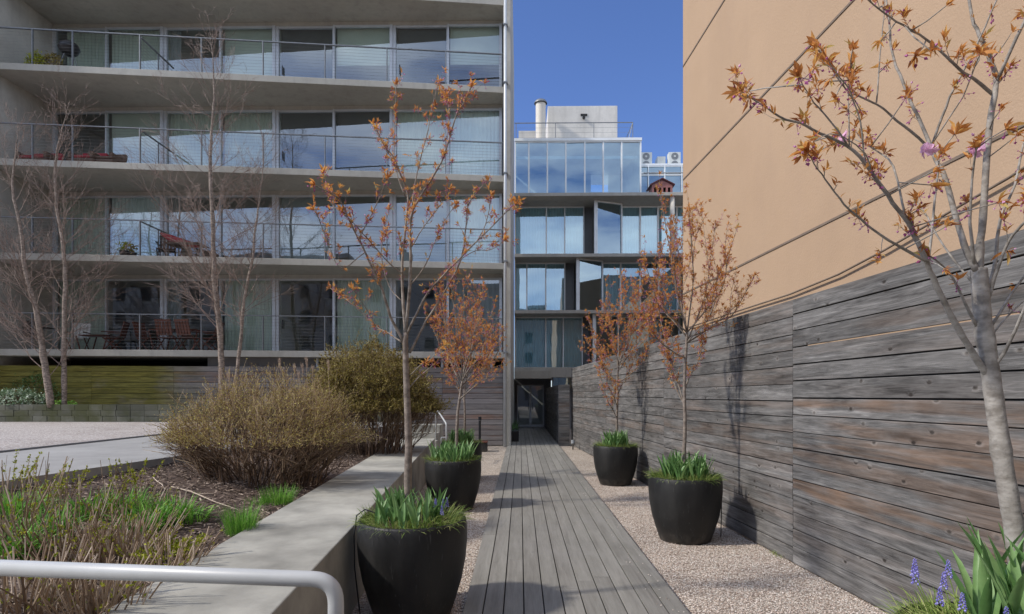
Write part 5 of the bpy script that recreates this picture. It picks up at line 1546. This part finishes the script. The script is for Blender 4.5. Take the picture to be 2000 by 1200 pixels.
table(on_floor(365, 1, 18.9), 1.1, .7, .6, 'wicker', 'low brown table on the second balcony right of the folded umbrella')
# third balcony
def lounge(px, lvl, Y, mat, label, W_=.8):
    p = on_floor(px, lvl, Y); t = thing('lounge_chair', p, label, 'lounge chair', 'low lounge chairs on the third balcony'); x, y, z = p
    mb = MB(); mb.box(x - W_/2, x + W_/2, y - .3, y + .35, z + .16, z + .34); obj('base', mb, M['wicker'], t, bevel=.03)
    mb = MB(); mb.box(x - W_/2 + .1, x + W_/2 - .1, y - .28, y + .2, z + .345, z + .44); obj('seat_cushion', mb, M[mat], t, bevel=.03)
    mb = MB(); mb.obox((x - W_/2, y + .22, z + .345), (W_, 0, 0), (0, .12, .40), (0, .12, -.03)); obj('backrest', mb, M[mat], t, bevel=.03)
    for a in (-1, 1):
        mb = MB(); mb.box(x + a * (W_/2 - .06) - .05, x + a * (W_/2 - .06) + .05, y - .3, y + .2, z + .345, z + .55); obj('armrest', mb, M['wicker'], t, bevel=.02)
        mb = MB(); mb.box(x + a * (W_/2 - .08) - .03, x + a * (W_/2 - .08) + .03, y - .25, y + .3, z, z + .158); obj('foot', mb, M['black'], t)
lounge(75, 2, 18.5, 'red', 'low lounge chair with red cushions, leftmost on the third balcony', 1.0)
lounge(125, 2, 19.0, 'cur_dark', 'low lounge chair with dark cushions in the middle on the third balcony')
lounge(170, 2, 18.5, 'red', 'low lounge chair with red cushion, third from the left on that balcony')
lounge(208, 2, 18.6, 'wicker', 'brown wicker lounge chair without cushions, right end of the third balcony group')
# top balcony
random.seed(190)
leafball('potted_shrub', on_floor(70, 3, YF(xat(70, 17.7)) + .22), .35, .15, .52, 520, .07, 'yellow_leaf', 'pale green leafy plant on the top balcony, far left', 'plant', seed=191)
leafball('potted_shrub', on_floor(100, 3, YF(xat(100, 17.7)) + .24), .42, .15, .50, 560, .07, 'olive_leaf', 'green leafy plant on the top balcony beside the kettle grill', 'plant', seed=192)
leafball('indoor_tree', on_floor(363, 3, 20.6), .35, .3, 1.2, 420, .09, 'olive_leaf', 'small potted tree standing inside the window on the top floor', 'plant', seed=193)
table(on_floor(235, 2, 19.0), .8, .5, .35, 'cur_grey', 'low grey side table right of the lounge chairs on the third balcony')
